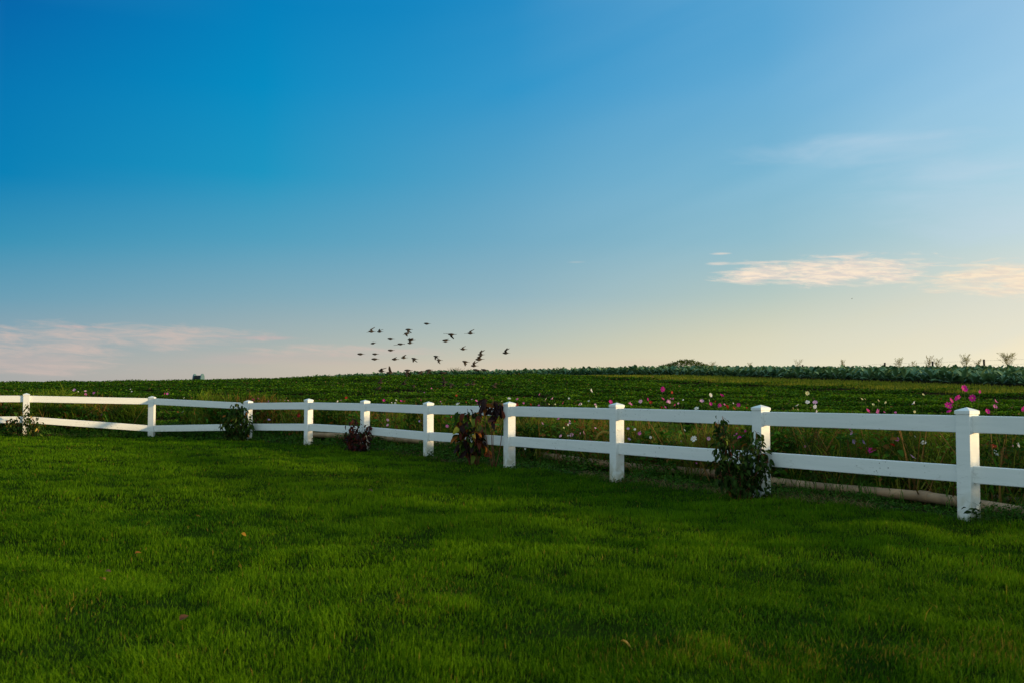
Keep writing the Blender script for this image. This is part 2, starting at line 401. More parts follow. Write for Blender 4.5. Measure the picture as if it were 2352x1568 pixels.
# ---------------------------------------------------------------- field crop in rows
def crop():
    acc = Acc(); RD = np.array([-.90, .436]); RN = np.array([.436, .90])
    n = 1000000
    u = R.uniform(-.62, .62, n); Y = 1 / R.uniform(1 / 118, 1 / 13, n) ; 
    # weight: sample density ~ 1/Y^... thin the near ones
    keep = R.random(n) < np.clip((Y / 40) ** .6, .35, 1); u, Y = u[keep], Y[keep]
    x = u * Y; fd = fdist(x, Y); t = x * RN[0] + Y * RN[1]; tb = x * .857 + Y * .514
    yb = np.interp(u, TU, TBY)
    k = (fd > 3.2) & (tb < T_B - 2.9) & (Y < yb + 16); x, Y, t, fd = x[k], Y[k], t[k], fd[k]
    SP = 2.3
    row = np.round(t / SP); n = len(x)
    o = np.clip(R.normal(0, .32, n), -.7, .7) + (vnoise(x, Y, .35, 51) - .5) * .5
    s = x * RD[0] + Y * RD[1]; t2 = row * SP + o
    x = t2 * RN[0] + s * RD[0]; Y2 = t2 * RN[1] + s * RD[1]
    bare = vnoise(x, Y2, .35, 52) + .35 * sstep(9, 4, fd) + .25 * (vnoise(row, s * .25, 1, 53) - .5)
    k = (bare < .93 + R.normal(0, .05, n)) & (Y2 > 10); x, Y2, o, fd, t2 = x[k], Y2[k], o[k], fd[k], t2[k]; n = len(x)
    s = x * RD[0] + Y2 * RD[1]; rr_ = t2 * 0 + np.round(t2 / SP)
    hh = (.10 + .16 * vnoise(s, rr_ * 7.3, 1.0, 54)) * np.clip(1.2 - Y2 / 130, .5, 1) * (1 - .45 * sstep(-7, -2.5, x * .857 + Y2 * .514 - T_B) * (x > 0)) * np.clip(1 - (np.abs(o) / .95) ** 2, .05, 1)
    rel = R.uniform(.3, 1.15, n); z = ground(x, Y2) + hh * rel
    D = rand_dirs(n, -.5, .55); X, Sd, N = frames(D, R.normal(0, .5, n))
    sz = (.03 + .0012 * Y2) * R.uniform(.7, 1.4, n)
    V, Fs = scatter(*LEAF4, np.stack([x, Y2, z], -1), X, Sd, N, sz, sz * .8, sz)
    f = np.clip(R.random(n) ** 2.0 * .7 + .25 * (vnoise(x, Y2, .25, 55) - .3) + .55 * sstep(.13, .24, hh * rel), 0, 1)[:, None]   # row-top leaves coloured paler, painting in raking sunlight on the crests
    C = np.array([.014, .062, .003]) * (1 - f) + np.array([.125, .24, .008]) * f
    br = R.random(n) < .03; C[br] = [.17, .10, .04]
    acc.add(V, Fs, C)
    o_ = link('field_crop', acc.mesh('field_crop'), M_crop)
    tag(o_, 'low leafy green crop planted in rows up the rising field', 'crop', None, 'stuff')
    # grass track before the cabbages
    acc = Acc(); n = 60000
    RD = np.array([-.514, .857]); RN = np.array([.857, .514]); s = R.uniform(-20, 95, n); t = T_B + R.uniform(-3.1, -.1, n); x = t * RN[0] + s * RD[0]; y = t * RN[1] + s * RD[1]
    k = (y > 25) & (np.abs(x / y) < .62); x, y = x[k], y[k]; n = len(x)
    h = R.uniform(.05, .16, n); w = R.uniform(.02, .04, n)
    f = R.random((n, 1)); C = np.array([.13, .18, .012]) * (1 - f) + np.array([.27, .25, .03]) * f
    blades(x, y, ground(x, y) - .01, h, w, R.uniform(0, .6, n), R.uniform(0, 6.28, n), C, acc)
    o_ = link('track_grass', acc.mesh('track_grass'), M_grass)
    tag(o_, 'yellow-green grass track between the low crop and the cabbages', 'grass', None, 'stuff')
crop()

def cabbages():
    acc = Acc(); rows = []
    for r in range(40):
        t = T_B + .35 + r * .64
        s = np.arange(-22, 115, .46); s = s + R.normal(0, .06, len(s)); tt = t + R.normal(0, .05, len(s))
        x = tt * RN[0] + s * RD[0]; y = tt * RN[1] + s * RD[1]
        k = (y > 22) & (x / y > -.34) & (x / y < .63) & (y < 118); rows.append(np.stack([x[k], y[k]], -1))
    P = np.concatenate(rows); nl = 10
    n = len(P); P = np.repeat(P, nl, axis=0); sc = np.repeat(R.uniform(.7, 1.15, n), nl)
    k = np.tile(np.arange(nl), n); m = len(P)
    a = k * 2.4 + np.repeat(R.uniform(0, 6.28, n), nl) + R.normal(0, .2, m)
    e = np.radians(28 + 46 * (k / nl)) + R.normal(0, .14, m)
    D = np.stack([np.cos(a) * np.cos(e), np.sin(a) * np.cos(e), np.sin(e)], -1)
    z = ground(P[:, 0], P[:, 1]) + .07 + .015 * k
    X, Sd, N = frames(D, R.normal(0, .25, m)); L_ = sc * R.uniform(.34, .52, m)
    V, Fs = scatter(*CABL, np.stack([P[:, 0], P[:, 1], z], -1), X, Sd, N, L_, L_ * .44, L_ * .7)
    f = np.clip(R.normal(.45, .25, m), 0, 1)[:, None]
    C = np.array([.026, .085, .040]) * (1 - f) + np.array([.15, .25, .105]) * f
    acc.add(V, Fs, C)
    o_ = link('cabbage_crop', acc.mesh('cabbage_crop', True), M_cab)
    tag(o_, 'blue-green leafy cabbage crop in dense rows on the crest of the field', 'crop', None, 'stuff')
cabbages()

# ---------------------------------------------------------------- weeds behind the fence
def along_fence(n, d0, d1, umin=-.6, umax=.62):
    u = R.uniform(umin, umax, n); Y = fenceY(u)
    x = u * Y; e = 1e-3; Y2 = fenceY(u + e); x2 = (u + e) * Y2
    tx, ty = x2 - x, Y2 - Y; l = np.hypot(tx, ty); nx, ny = -ty / l, tx / l
    d = R.uniform(d0, d1, n); return x + nx * d, Y + ny * d, d
def weeds():
    acc = Acc()
    # low creeping ground cover at the fence foot
    n = 95000; x, y, d = along_fence(n, -.10, 1.5)
    cl = vnoise(x, y, 1.3, 61); k = R.random(n) < .25 + 1.1 * cl; x, y, d, cl = x[k], y[k], d[k], cl[k]; n = len(x)
    # the pipe stays clear of most leaves
    hh = (.02 + .25 * np.clip(vnoise(x, y, 1.9, 62) * 1.5 - .3, 0, 1) * sstep(-.15, .25, d)) * R.uniform(.15, 1, n)
    nearpipe = (d < .70) & (x > -.2); hh = np.where(nearpipe & (vnoise(x, y, 1.3, 63) < .55), np.minimum(hh * .3, .05), hh); kk = ~((d < .75) & (x > -.2) & (R.random(n) < .45)); x, y, d, hh = x[kk], y[kk], d[kk], hh[kk]; n = len(x)
    ds = np.clip(y / 13, .75, 1.6); D = rand_dirs(n, -.4, .7); X, Sd, N = frames(D, R.normal(0, .5, n)); sz = R.uniform(.022, .05, n) * ds
    V, Fs = scatter(*LEAF4, np.stack([x, y, ground(x, y) + hh], -1), X, Sd, N, sz, sz * .7, sz)
    f = np.clip(R.normal(.4, .28, n), 0, 1)[:, None]
    C = np.array([.018, .060, .006]) * (1 - f) + np.array([.07, .17, .015]) * f
    br = R.random(n) < .06; C[br] = [.10, .07, .03]
    acc.add(V, Fs, C)
    n = 9000; x, y, d = along_fence(n, -.15, .35); k = vnoise(x, y, .9, 95) > .62; x, y = x[k], y[k]; n = len(x)
    blades(x, y, ground(x, y), R.uniform(.02, .09, n), R.uniform(.004, .008, n), R.uniform(.4, 2.0, n), R.uniform(0, 6.28, n), np.array([.20, .14, .06]) * R.uniform(.5, 1.3, (n, 1)), acc)
    n = 7000; x, y, d = along_fence(n, -.10, .9); k = (vnoise(x, y, 1.6, 96) > .45) & ((x < -.2) | (d > .5) | (R.random(n) < .25)); x, y = x[k], y[k]; n = len(x)
    blades(x, y, ground(x, y), R.uniform(.08, .26, n), R.uniform(.005, .010, n), R.uniform(.2, .9, n), R.uniform(0, 6.28, n), np.array([.055, .14, .015]) * R.uniform(.6, 1.3, (n, 1)), acc)
    o = link('ground_cover', acc.mesh('ground_cover'), M_weed)
    tag(o, 'low creeping weeds matted along the foot of the white fence', 'weeds', None, 'stuff')
    # tall feathery growth
    acc = Acc(); n = 260000; x, y, d = along_fence(n, .75, 4.4); k = R.random(n) < .15 + 1.3 * sstep(.3, .75, vnoise(x, y, 2.6, 90)); x, y, d = x[k], y[k], d[k]; n = len(x)
    ds = np.clip(y / 13, .7, 1.7)
    hm = .44 + .40 * vnoise(x, y, 1.0, 64) + .22 * (vnoise(x, y, 3.0, 65) - .5) + .04 * sstep(0, -.3, x / y) - .22 * sstep(2.6, 4.4, d)
    zz = R.random(n) ** .75 * hm; g = ground(x, y)
    D = rand_dirs(n, .15, 1.5); hl = R.uniform(.06, .20, n) * ds
    X, Sd, N = frames(D, R.uniform(-1.5, 1.5, n)); 
    tv = np.array([(0, -.5, 0), (0, .5, 0), (.6, .35, .04), (.6, -.35, .04), (1, 0, -.02)]); tf = [np.array([[0, 1, 2, 3]]), np.array([[3, 2, 4]])]
    w = R.uniform(.004, .011, n) * ds
    V, Fs = scatter(tv, tf, np.stack([x, y, g + zz], -1), X, Sd, N, hl, w, hl)
    f = np.clip((vnoise(x, y, 2.0, 66) - .35) * 1.5 + R.normal(.15, .2, n), 0, 1)[:, None]
    C = np.array([.022, .050, .005]) * (1 - f) + np.array([.18, .24, .016]) * f
    b = (vnoise(x, y, 1.5, 67) > .52) & (R.random(n) < .55); C[b] = np.array([.24, .12, .03]) * R.uniform(.5, 1.2, (b.sum(), 1))
    acc.add(V, Fs, C)
    # broader leaves inside
    n = 130000; x, y, d = along_fence(n, .75, 4.2); k = R.random(n) < .1 + 1.4 * sstep(.35, .8, vnoise(x, y, 1.8, 91)); x, y, d = x[k], y[k], d[k]; n = len(x); ds = np.clip(y / 13, .75, 1.6)
    hm = .38 + .42 * vnoise(x, y, 1.0, 64) + .04 * sstep(0, -.3, x / y); zz = R.random(n) ** .8 * hm
    D = rand_dirs(n, -.6, .9); X, Sd, N = frames(D, R.normal(0, .6, n)); sz = R.uniform(.03, .09, n) * ds
    V, Fs = scatter(*LEAF4, np.stack([x, y, ground(x, y) + zz], -1), X, Sd, N, sz, sz * .55, sz)
    f = np.clip((vnoise(x, y, 2.0, 68) - .35) * 1.4 + R.normal(.15, .22, n), 0, 1)[:, None]
    C = np.array([.020, .065, .006]) * (1 - f) + np.array([.10, .22, .015]) * f
    b = R.random(n) < .12; C[b] = np.array([.16, .07, .02])
    acc.add(V, Fs, C)
    # clumps of broad bladed and branching weeds
    n = 14000; x, y, d = along_fence(n, .72, 3.0); cl = vnoise(x, y, 1.5, 97); k = (cl > .48) & (R.random(n) < .8); x, y, cl = x[k], y[k], cl[k]; n = len(x)
    kind = vnoise(x, y, 1.1, 98)[:, None]
    C = np.where(kind > .55, np.array([.075, .21, .02]), np.array([.19, .21, .025])) * R.uniform(.5, 1.4, (n, 1))
    blades(x, y, ground(x, y) + R.uniform(0, .35, n), R.uniform(.15, .42, n), R.uniform(.010, .022, n) * np.clip(y / 13, .8, 1.5), R.uniform(.2, 1.1, n), R.uniform(0, 6.28, n), C, acc)
    n = 16000; x, y, d = along_fence(n, .70, 1.6); cl = vnoise(x, y, 2.4, 99); k = cl > .56; x, y = x[k], y[k]; n = len(x)
    D = rand_dirs(n, -.5, .9); X, Sd, N = frames(D, R.normal(0, .6, n)); sz = R.uniform(.05, .11, n)
    V, Fs = scatter(*OVATE, np.stack([x, y, ground(x, y) + R.uniform(.05, .62, n)], -1), X, Sd, N, sz, sz * .6, sz)
    C = np.array([.045, .13, .012]) * R.uniform(.45, 1.7, (n, 1)); b = R.random(n) < .12; C[b] = np.array([.16, .08, .02]); acc.add(V, Fs, C)
    # slanting dry stalks
    n = 1500; x, y, d = along_fence(n, .7, 2.6)
    for i in range(n):
        h = R.uniform(.35, .85); a = R.uniform(0, 6.28); l = R.uniform(.08, .55)
        p0 = np.array([x[i], y[i], 0.0]); p0[2] = ground(x[i:i+1], y[i:i+1])[0]
        p1 = p0 + np.array([math.cos(a) * l, math.sin(a) * l, h]); pm = (p0 + p1) / 2 + R.normal(0, .03, 3)
        V, Fs = tube([p0, pm, p1], [.0075, .006, .003], 4, False)
        acc.add(V, Fs, np.array([.24, .14, .045]) * R.uniform(.4, 1.5) if i % 3 else np.array([.05, .085, .02]))
    o = link('flower_strip_foliage', acc.mesh('flower_strip_foliage'), M_weed)
    tag(o, 'tangled feathery green and brown flower foliage growing behind the white fence', 'weeds', None, 'stuff')
weeds()

# ---------------------------------------------------------------- irrigation pipes
def pipe(name, pts, rad, label, joints):
    P = [at(px, py, Y) + Vector((0, 0, .025)) for px, py, Y in pts]
    base = Vector((P[0].x, P[0].y, P[0].z)); o = empty(name, base); tag(o, label, 'pipe', 'irrigation pipes lying behind the fence')
    pl = np.array([list(p - base) for p in P])
    # resample
    seg = np.concatenate([[0], np.cumsum(np.linalg.norm(np.diff(pl, axis=0), axis=1))]); s = np.linspace(0, seg[-1], 60)
    pl2 = np.stack([np.interp(s, seg, pl[:, k]) for k in range(3)], -1); pl2[:, 2] += np.sin(s * 1.7) * .006
    V, Fs = tube(pl2, rad, 14); link('pipe_run', fastmesh('pipe_run', V, Fs, None, True), M_pipe, o)
    for j in joints:
        k = int(j * 58); dv = unit(pl2[k + 1] - pl2[k]); c = pl2[k]
        V, Fs = tube([c - dv * .07, c - dv * .06, c + dv * .06, c + dv * .07], [rad * 1.02, rad * 1.13, rad * 1.13, rad * 1.02], 14)
        link('pipe_joint', fastmesh('pipe_joint', V, Fs, None, False), M_pipe, o)
    return o
pipe('irrigation_pipe', [(1190, 1042, 16.6), (1259, 1050, 15.2), (1400, 1068, 13.7), (1453, 1075, 13.2), (1655, 1093, 11.9), (1879, 1122, 10.35), (2125, 1147, 9.3), (2352, 1182, 8.25), (2520, 1212, 7.5)],
     .048, 'long tan irrigation pipe lying along the fence foot in the weeds', (.30, .63, .84))
pipe('irrigation_pipe', [(2130, 1133, 10.1), (2240, 1146, 9.6), (2352, 1160, 9.1), (2500, 1180, 8.5)], .038,
     'thinner tan pipe lying just behind the long pipe near the rightmost post', (.4,))
pipe('irrigation_pipe', [(715, 1000, 20.9), (780, 1003, 20.2), (860, 1006, 19.6), (970, 1015, 18.1), (1030, 1022, 17.3)], .055,
     'pale pipe partly buried in weeds behind the dark red bush', (.55,))

# ---------------------------------------------------------------- cosmos flowers
PET = {'white': (.82, .80, .76), 'pale pink': (.80, .42, .62), 'pink': (.70, .16, .46), 'magenta': (.62, .015, .28), 'red': (.38, .012, .02), 'lilac': (.50, .34, .68), 'cream': (.75, .70, .35)}
def flower_mesh(col, cup):
    acc = Acc(); n = 8; c = np.array(PET[col])
    for k in range(n):
        a = k * 2 * math.pi / n + R.normal(0, .05); cu = cup + R.normal(0, .08)
        D = np.array([[math.cos(a) * math.cos(cu), math.sin(a) * math.cos(cu), math.sin(cu)]])
        Sd = np.array([[-math.sin(a), math.cos(a), 0.0]]); N = np.cross(D, Sd)
        tv = np.array([(0.08, -.06, 0), (.08, .06, 0), (.6, .24, .02), (.6, -.24, .02), (1, .15, -.06), (1, -.15, -.06), (.94, 0, -.05)])
        V, Fs = scatter(tv, [np.array([[0, 1, 2, 3]]), np.array([[3, 2, 4, 6], [3, 6, 5, 3]])[:1], np.array([[3, 6, 5]])], np.zeros((1, 3)), D, Sd, N, np.ones(1), np.ones(1), np.ones(1))
        acc.add(V, Fs, c * R.uniform(.85, 1.1))
    return acc.mesh('petals')
FM = {}
for c in PET:
    FM[c] = [flower_mesh(c, cu) for cu in (.12, .35, .6)]
    for m in FM[c]: m.materials.append(M_petal)
bm = bmesh.new(); bmesh.ops.create_uvsphere(bm, u_segments=10, v_segments=6, radius=.17)
for v in bm.verts: v.co.z = v.co.z * .6 + .05
ME_cent = bm_me('flower_centre', bm); ME_cent.materials.append(M_centre)
def stem_mesh(seed):
    r = np.random.default_rng(seed); acc = Acc(); k = np.linspace(0, 1, 7); a = r.uniform(0, 6.28); b = r.uniform(.02, .10)
    bow = np.sin(k * math.pi) * b
    P = np.stack([np.cos(a) * bow, np.sin(a) * bow, k], -1); V, Fs = tube(P, np.linspace(.005, .0025, 7), 5)
    acc.add(V, Fs, (.075, .12, .02))
    return acc.mesh('stem')
ST = [stem_mesh(i) for i in range(6)]
for m in ST: m.materials.append(M_weed)
def fol_mesh(seed):
    r = np.random.default_rng(seed); n = 26; acc = Acc()
    z = r.uniform(.15, .8, n); P = np.stack([r.normal(0, .01, n), r.normal(0, .01, n), z], -1)
    a = r.uniform(0, 6.28, n); e = r.uniform(.2, 1.0, n); D = np.stack([np.cos(a) * np.cos(e), np.sin(a) * np.cos(e), np.sin(e)], -1)
    X, Sd, N = frames(D, r.uniform(-1.5, 1.5, n)); tv = np.array([(0, -.5, 0), (0, .5, 0), (.6, .35, .04), (.6, -.35, .04), (1, 0, -.05)])
    V, Fs = scatter(tv, [np.array([[0, 1, 2, 3]]), np.array([[3, 2, 4]])], P, X, Sd, N, r.uniform(.06, .14, n), r.uniform(.003, .006, n), np.full(n, .1))
    acc.add(V, Fs, np.array([.06, .11, .018])); return acc.mesh('feathery_leaves')
FO_ = [fol_mesh(40 + i) for i in range(4)]
for m in FO_: m.materials.append(M_weed)
W, PP, K, MG, RD_, LI, CR = 'white', 'pale pink', 'pink', 'magenta', 'red', 'lilac', 'cream'
FL = []
def fl(ox, oy, s, items):
    for it in items:
        x, y, c = it[:3]; z = it[3] if len(it) > 3 else 1.0
        FL.append(((ox + x / s) / 1.7415, (oy + y / s) / 1.7415, c, z))
fl(0, 1400, 2.297, [(683,365,PP,1.3),(785,373,PP),(787,403,K),(863,390,K,1.2),(718,380,W,.7),(1515,398,MG),(1540,400,K,1.1),(1200,357,W,.7),(1210,377,W,.7),(2328,453,MG),(1690,435,CR,.8),
  (2025,452,RD_,.8),(412,505,W,.8),(560,597,MG),(835,565,K,.8),(930,587,K),(1680,562,W),(2195,437,RD_,.7),(195,370,CR,.6),(130,368,CR,.6)])
fl(1000, 1400, 2.297, [(30,450,MG),(78,441,MG,.8),(118,441,K,.8),(175,468,K),(277,455,K,.8),(320,458,PP,.6),(350,460,PP,.6),(885,435,RD_),(835,457,K,.7),(808,472,W),(1230,459,MG),
  (1342,457,W,.8),(1300,483,W,.8),(1335,483,W,.8),(1388,468,MG),(1417,466,RD_),(1567,458,MG),(1602,385,K,.6),(452,597,RD_,1.4),(175,635,LI),(1265,638,PP),(1265,687,PP),(1558,650,LI,.8)])
fl(1700, 1500, 2.613, [(1730,160,W,1.4),(1198,200,K),(880,240,W,1.1),(967,252,K),(1265,245,W),(1333,247,PP,1.2),(1443,287,MG,1.1),(1505,240,W,.7),(1030,288,K,.7),(1100,305,RD_),(960,305,RD_),
  (1190,312,K,.8),(1295,300,CR,.6),(1360,300,CR,.6),(1617,300,PP),(1640,303,W),(1712,268,W,.7),(1780,303,PP,.8),(1785,325,W,.8),(1940,275,MG,1.1),(328,208,RD_,.8),(68,135,K,.6),(162,275,K,.6),
  (178,293,W,.6),(430,278,RD_,.6),(490,250,PP,.6),(535,270,K),(550,292,K),(575,285,PP),(340,300,W),(360,292,W,.8),(805,272,CR,.9),(280,432,MG,.9),(232,530,K),(1397,455,K),(1223,507,PP),
  (1508,478,PP,.8),(1513,498,LI,.8),(1490,515,W,.8),(1450,547,CR,.7),(1658,597,PP),(1620,603,PP,.6),(1422,637,PP),(1497,628,W,.6),(1535,622,PP,1.2),(1780,550,PP,.7),(1047,765,W,.7),(1570,480,RD_,.7)])
fl(2500, 1400, 2.614, [(400,405,MG,1.5),(490,438,RD_,.9),(397,505,MG),(232,512,MG),(163,533,PP),(58,557,K,1.1),(270,545,RD_),(447,530,K),(460,540,PP),(475,505,K,.6),(505,505,K,.6),(525,573,MG),
  (415,597,K,1.1),(385,595,RD_,.7),(610,518,W,.6),(557,553,PP,.6),(893,467,W,1.1),(1010,477,MG,1.2),(803,530,PP,1.1),(883,522,W,.7),(893,560,MG),(945,535,RD_,.8),(992,575,MG),(748,605,W,1.2),
  (1040,563,K,.6),(1128,555,W,.7),(1187,570,MG),(1067,588,RD_),(1140,605,RD_),(1270,602,RD_,.7),(1905,447,CR),(1908,547,W,1.1),(1988,545,PP,1.2),(1987,587,W),(1802,577,W,1.2),(1803,618,CR,.8),
  (1758,607,CR,.8),(2012,640,W),(33,818,LI,.9),(103,825,W,.8),(163,845,PP,.6),(155,868,K),(40,932,LI),(267,908,W,.8),(623,830,W,.8),(583,950,PP,.8),(722,925,W,1.5),(872,920,PP),(1263,842,MG,.8),
  (1145,890,K,.6),(1170,870,K,.6),(1200,907,MG,.9),(1185,910,K,.8),(1235,895,LI,.6),(1880,1005,K,.7),(745,1180,K,.6)])
fl(3200, 1400, 2.0904, [(1367,322,MG,1.5),(1500,345,MG,.8),(1440,397,MG,1.5),(1322,400,MG,1.4),(1265,418,MG,1.3),(1240,463,MG,1.7),(1250,517,MG,1.2),(1632,428,K),(1630,470,K),(1563,512,MG,1.1),
  (1868,488,MG,1.1),(567,507,MG,1.1),(650,508,K),(703,520,K,.8),(797,520,K,.7),(957,445,W,1.0),(957,512,CR,.8),(612,455,CR,.8),(655,420,CR,.7),(545,407,CR,.8),(518,407,CR,.7),(715,435,CR,.7),
  (1028,372,CR,.7),(418,657,K,.7),(438,690,LI,1.2),(457,760,LI,1.0),(525,773,LI,1.2),(497,820,RD_),(567,820,MG,.9),(603,838,MG,1.5),(573,850,RD_),(813,742,K,.9),(770,790,RD_,1.0),(940,893,PP,1.3),
  (960,720,W,.8),(1032,770,W),(1640,855,W,1.2),(1815,793,W),(1618,800,RD_),(1785,800,PP,.8)])
ORD = ['first', 'second', 'third', 'fourth', 'fifth', 'sixth', 'seventh', 'eighth', 'ninth', 'tenth', 'eleventh', 'twelfth', 'thirteenth', 'fourteenth']
PXC = [p[0] for p in POST]
def bay(px):
    k = sum(px > q for q in PXC)
    if k == 10: return 'right of the rightmost post'
    if k == 0: return 'left of the leftmost post'
    r = 10 - k
    nm = ['rightmost', 'second', 'third', 'fourth', 'fifth']
    if r <= 4: return 'between the %s and %s posts from right' % (ORD[r - 1], ORD[r])
    return 'between the %s and %s posts from left' % (ORD[k - 1], ORD[k])
cells = {}
FL.sort(key=lambda f: f[0])
for i, (px, py, c, z) in enumerate(FL):
    railtop = np.interp(px, PXC, [p[3] for p in POST]); up = py < railtop + 3
    cells.setdefault((c, up, bay(px)), []).append(i)
lab = {}
for (c, up, b), ids in cells.items():
    for k, i in enumerate(ids):
        pos = 'above the top rail' if up else 'below the top rail'
        lab[i] = ('%s %s cosmos %s %s' % (ORD[k] if len(ids) > 1 else 'only', c, pos, b)).replace('only ', 'single ')
for i, (px, py, c, z) in enumerate(FL):
    railtop = np.interp(px, PXC, [p[3] for p in POST]); up = py < railtop + 3
    u = uu(px); yf = float(fenceY(np.array(u)))
    dY = R.uniform(1.4, 3.0) if up else R.uniform(.9, 1.15)
    Y = yf + dY; hp = at(px, py, Y); gx = hp.x + R.normal(0, .05); gy = hp.y + R.uniform(-.03, .12)
    gz = float(ground(np.array(gx), np.array(gy)))
    if hp.z - gz < .1: gz = hp.z - .12
    o = empty('cosmos_flower', (gx, gy, gz)); tag(o, lab[i], 'flower', 'cosmos flowers behind the white fence')
    dv = hp - Vector((gx, gy, gz)); q = dv.to_track_quat('Z', 'Y').to_euler()
    s = link('stem', ST[i % 6], None, o); s.rotation_euler = q; s.scale = (1, 1, dv.length)
    f = link('feathery_leaves', FO_[i % 4], None, o); f.rotation_euler = q; f.scale = (1, 1, dv.length)
    ph = link('petals', FM[c][i % 3], None, o); ph.location = dv; rad = .028 * z * (.85 if z < 1 else 1) * (1 + .018 * max(0, Y - 12))
    ph.scale = (rad,) * 3
    ph.rotation_euler = (R.uniform(.5, 1.5), R.normal(0, .3), R.normal(0, .9))
    cn = link('flower_centre', ME_cent, None, ph)

# ---------------------------------------------------------------- plants standing against the fence
def stem_curve(p0, p1, bow, n=8):
    k = np.linspace(0, 1, n)[:, None]; p0, p1 = np.array(p0), np.array(p1)
    return p0 + (p1 - p0) * k + np.array(bow) * np.sin(k * math.pi)
def shrub(name, label, base, tips, nleaf, llen, pal, stem_r=.006, zmin=.25, spread=.05, stemmat=None, cat='plant', bulk=None, hang=(-1.3, -.1)):
    """base = world point; tips = list of (dx, dy, h); leaves hang from the stems"""
    o = empty(name, base); tag(o, label, cat, 'plants growing against the white fence')
    st = Acc(); P = []; D = []
    for (dx, dy, h) in tips:
        c = stem_curve((R.normal(0, .015) + dx * .25, R.normal(0, .01) + dy * .25, -.03), (dx, dy, h), (R.normal(0, .03) + dx * .15, R.normal(0, .02), 0))
        V, Fs = tube(c, np.linspace(stem_r, stem_r * .35, 8), 6); st.add(V, Fs, (1, 1, 1))
        m = nleaf // len(tips); t = R.uniform(zmin, 1, m) ** .9; idx = t * 7
        pp = np.stack([np.interp(idx, np.arange(8), c[:, q]) for q in range(3)], -1)
        a = R.uniform(0, 6.28, m); rr = np.abs(R.normal(0, spread, m)); off = np.stack([np.cos(a), np.sin(a), R.normal(-.15, .4, m)], -1) * rr[:, None]
        for q in range(0, m, 4):                                 # side twigs
            V, Fs = tube([pp[q], pp[q] + off[q] * .6 + (0, 0, .01), pp[q] + off[q]], [.0022, .0018, .0012], 4, False); st.add(V, Fs, (1, 1, 1))
        e = R.uniform(hang[0], hang[1], m); P.append(pp + off); D.append(np.stack([np.cos(a) * np.cos(e), np.sin(a) * np.cos(e), np.sin(e)], -1))
    P = np.concatenate(P); D = np.concatenate(D); n = len(P)
    link('stems', st.mesh('stems'), stemmat or M_stemred, o)
    X, Sd, N = frames(D, R.normal(0, .7, n)); L_ = R.uniform(.6, 1.25, n) * llen
    V, Fs = scatter(*OVATE, P, X, Sd, N, L_, L_ * R.uniform(.45, .62, n), L_)
    cols = np.array([c for c, w in pal]); w = np.array([w for c, w in pal]); w = w / w.sum()
    C = cols[R.choice(len(cols), n, p=w)] * R.uniform(.7, 1.3, (n, 1))
    acc = Acc(); acc.add(V, Fs, C); link('leaves', acc.mesh('leaves', False), M_shrub, o)
    return o
def pbase(px, py, Y, dz=0):
    p = at(px, py, Y); p.z = float(ground(np.array(p.x), np.array(p.y))) + dz; return p
DG, MGc, YG, OR, RB, YL, PK, PU_ = (.018, .040, .006), (.035, .075, .010), (.12, .16, .02), (.34, .11, .02), (.16, .035, .018), (.45, .30, .06), (.35, .14, .10), (.035, .018, .020)
b = pbase(1700, 1138, 10.0)
shrub('leafy_bush', 'tall dark green drooping bush in front of the second post from right', b,
      [(-.17, 0, .84), (-.21, 0, .80), (-.20, .02, .68), (-.10, -.03, .55), (-.13, .03, .66), (0, 0, .50), (.06, .02, .48), (.13, -.02, .60), (.17, .02, .68), (.20, -.04, .52), (.22, -.07, .38), (.27, -.05, .42), (-.22, -.02, .40), (.02, -.03, .38)],
      900, .060, [(DG, 6), (MGc, 6), (YG, .6), (OR, .10), (RB, .25)], .006, .22, .055)
b = pbase(1092, 1062, 14.9)
shrub('leafy_bush', 'wide drooping plant with large dark, yellow and orange leaves between posts', b,
      [(-.20, 0, .78), (-.28, .03, .55), (-.12, -.02, .84), (-.02, 0, .80), (.06, .02, .72), (.10, 0, .62), (-.05, -.03, .55), (.14, .0, .5), (-.24, 0, .68)], 210, .125,
      [(PU_, 4), (DG, 4), (MGc, 2), (YG, 1.6), (OR, 1.3), (RB, 1.5), (YL, .5)], .009, .3, .06)
b = pbase(1136, 1062, 14.4)
shrub('tall_stem_plant', 'tall thin reddish stem with dark hanging leaves rising above the top rail', b,
      [(-.02, 0, 1.02), (.09, .0, .95), (-.13, 0, 1.0), (.03, 0, .85)], 44, .13, [(PU_, 6), (RB, 1.5), (YL, .5), (OR, .6)], .008, .78, .05)
b = pbase(820, 1034, 18.1)
shrub('leafy_bush', 'short dark red bush in front of the fifth post from left', b,
      [(-.12, 0, .50), (-.03, .02, .60), (-.09, 0, .63), (.10, 0, .45), (.20, 0, .50), (-.20, 0, .30), (.05, -.02, .35), (.17, -.02, .3), (-.1, 0, .3)], 520, .07,
      [(PU_, 6), ((.10, .018, .014), 5), (DG, 1.5), (RB, 1)], .006, .08, .05)
b = pbase(545, 1009, 20.85)
shrub('leafy_bush', 'rounded green drooping bush beside the third post from left', b,
      [(-.22, 0, .62), (-.12, .02, .76), (-.02, 0, .80), (.10, 0, .78), (.17, 0, .66), (-.28, 0, .42), (.0, -.03, .5), (.2, -.02, .45), (-.1, 0, .5), (.22, 0, .30)], 680, .085,
      [(DG, 6), (MGc, 5), ((.06, .10, .02), 2), (OR, .3)], .006, .12, .06)
b = pbase(59, 1001, 21.0)
shrub('leafy_bush', 'sparse bush with pale pink and yellow lower leaves at the leftmost post', b,
      [(-.30, 0, .40), (-.18, .02, .50), (-.03, 0, .66), (.02, 0, .72), (.10, 0, .45), (.22, 0, .48), (.30, -.02, .32), (-.34, 0, .36)], 330, .07,
      [(DG, 6), (MGc, 4), (YG, 2), (PK, .8), (YL, 1.2)], .005, .15, .05)
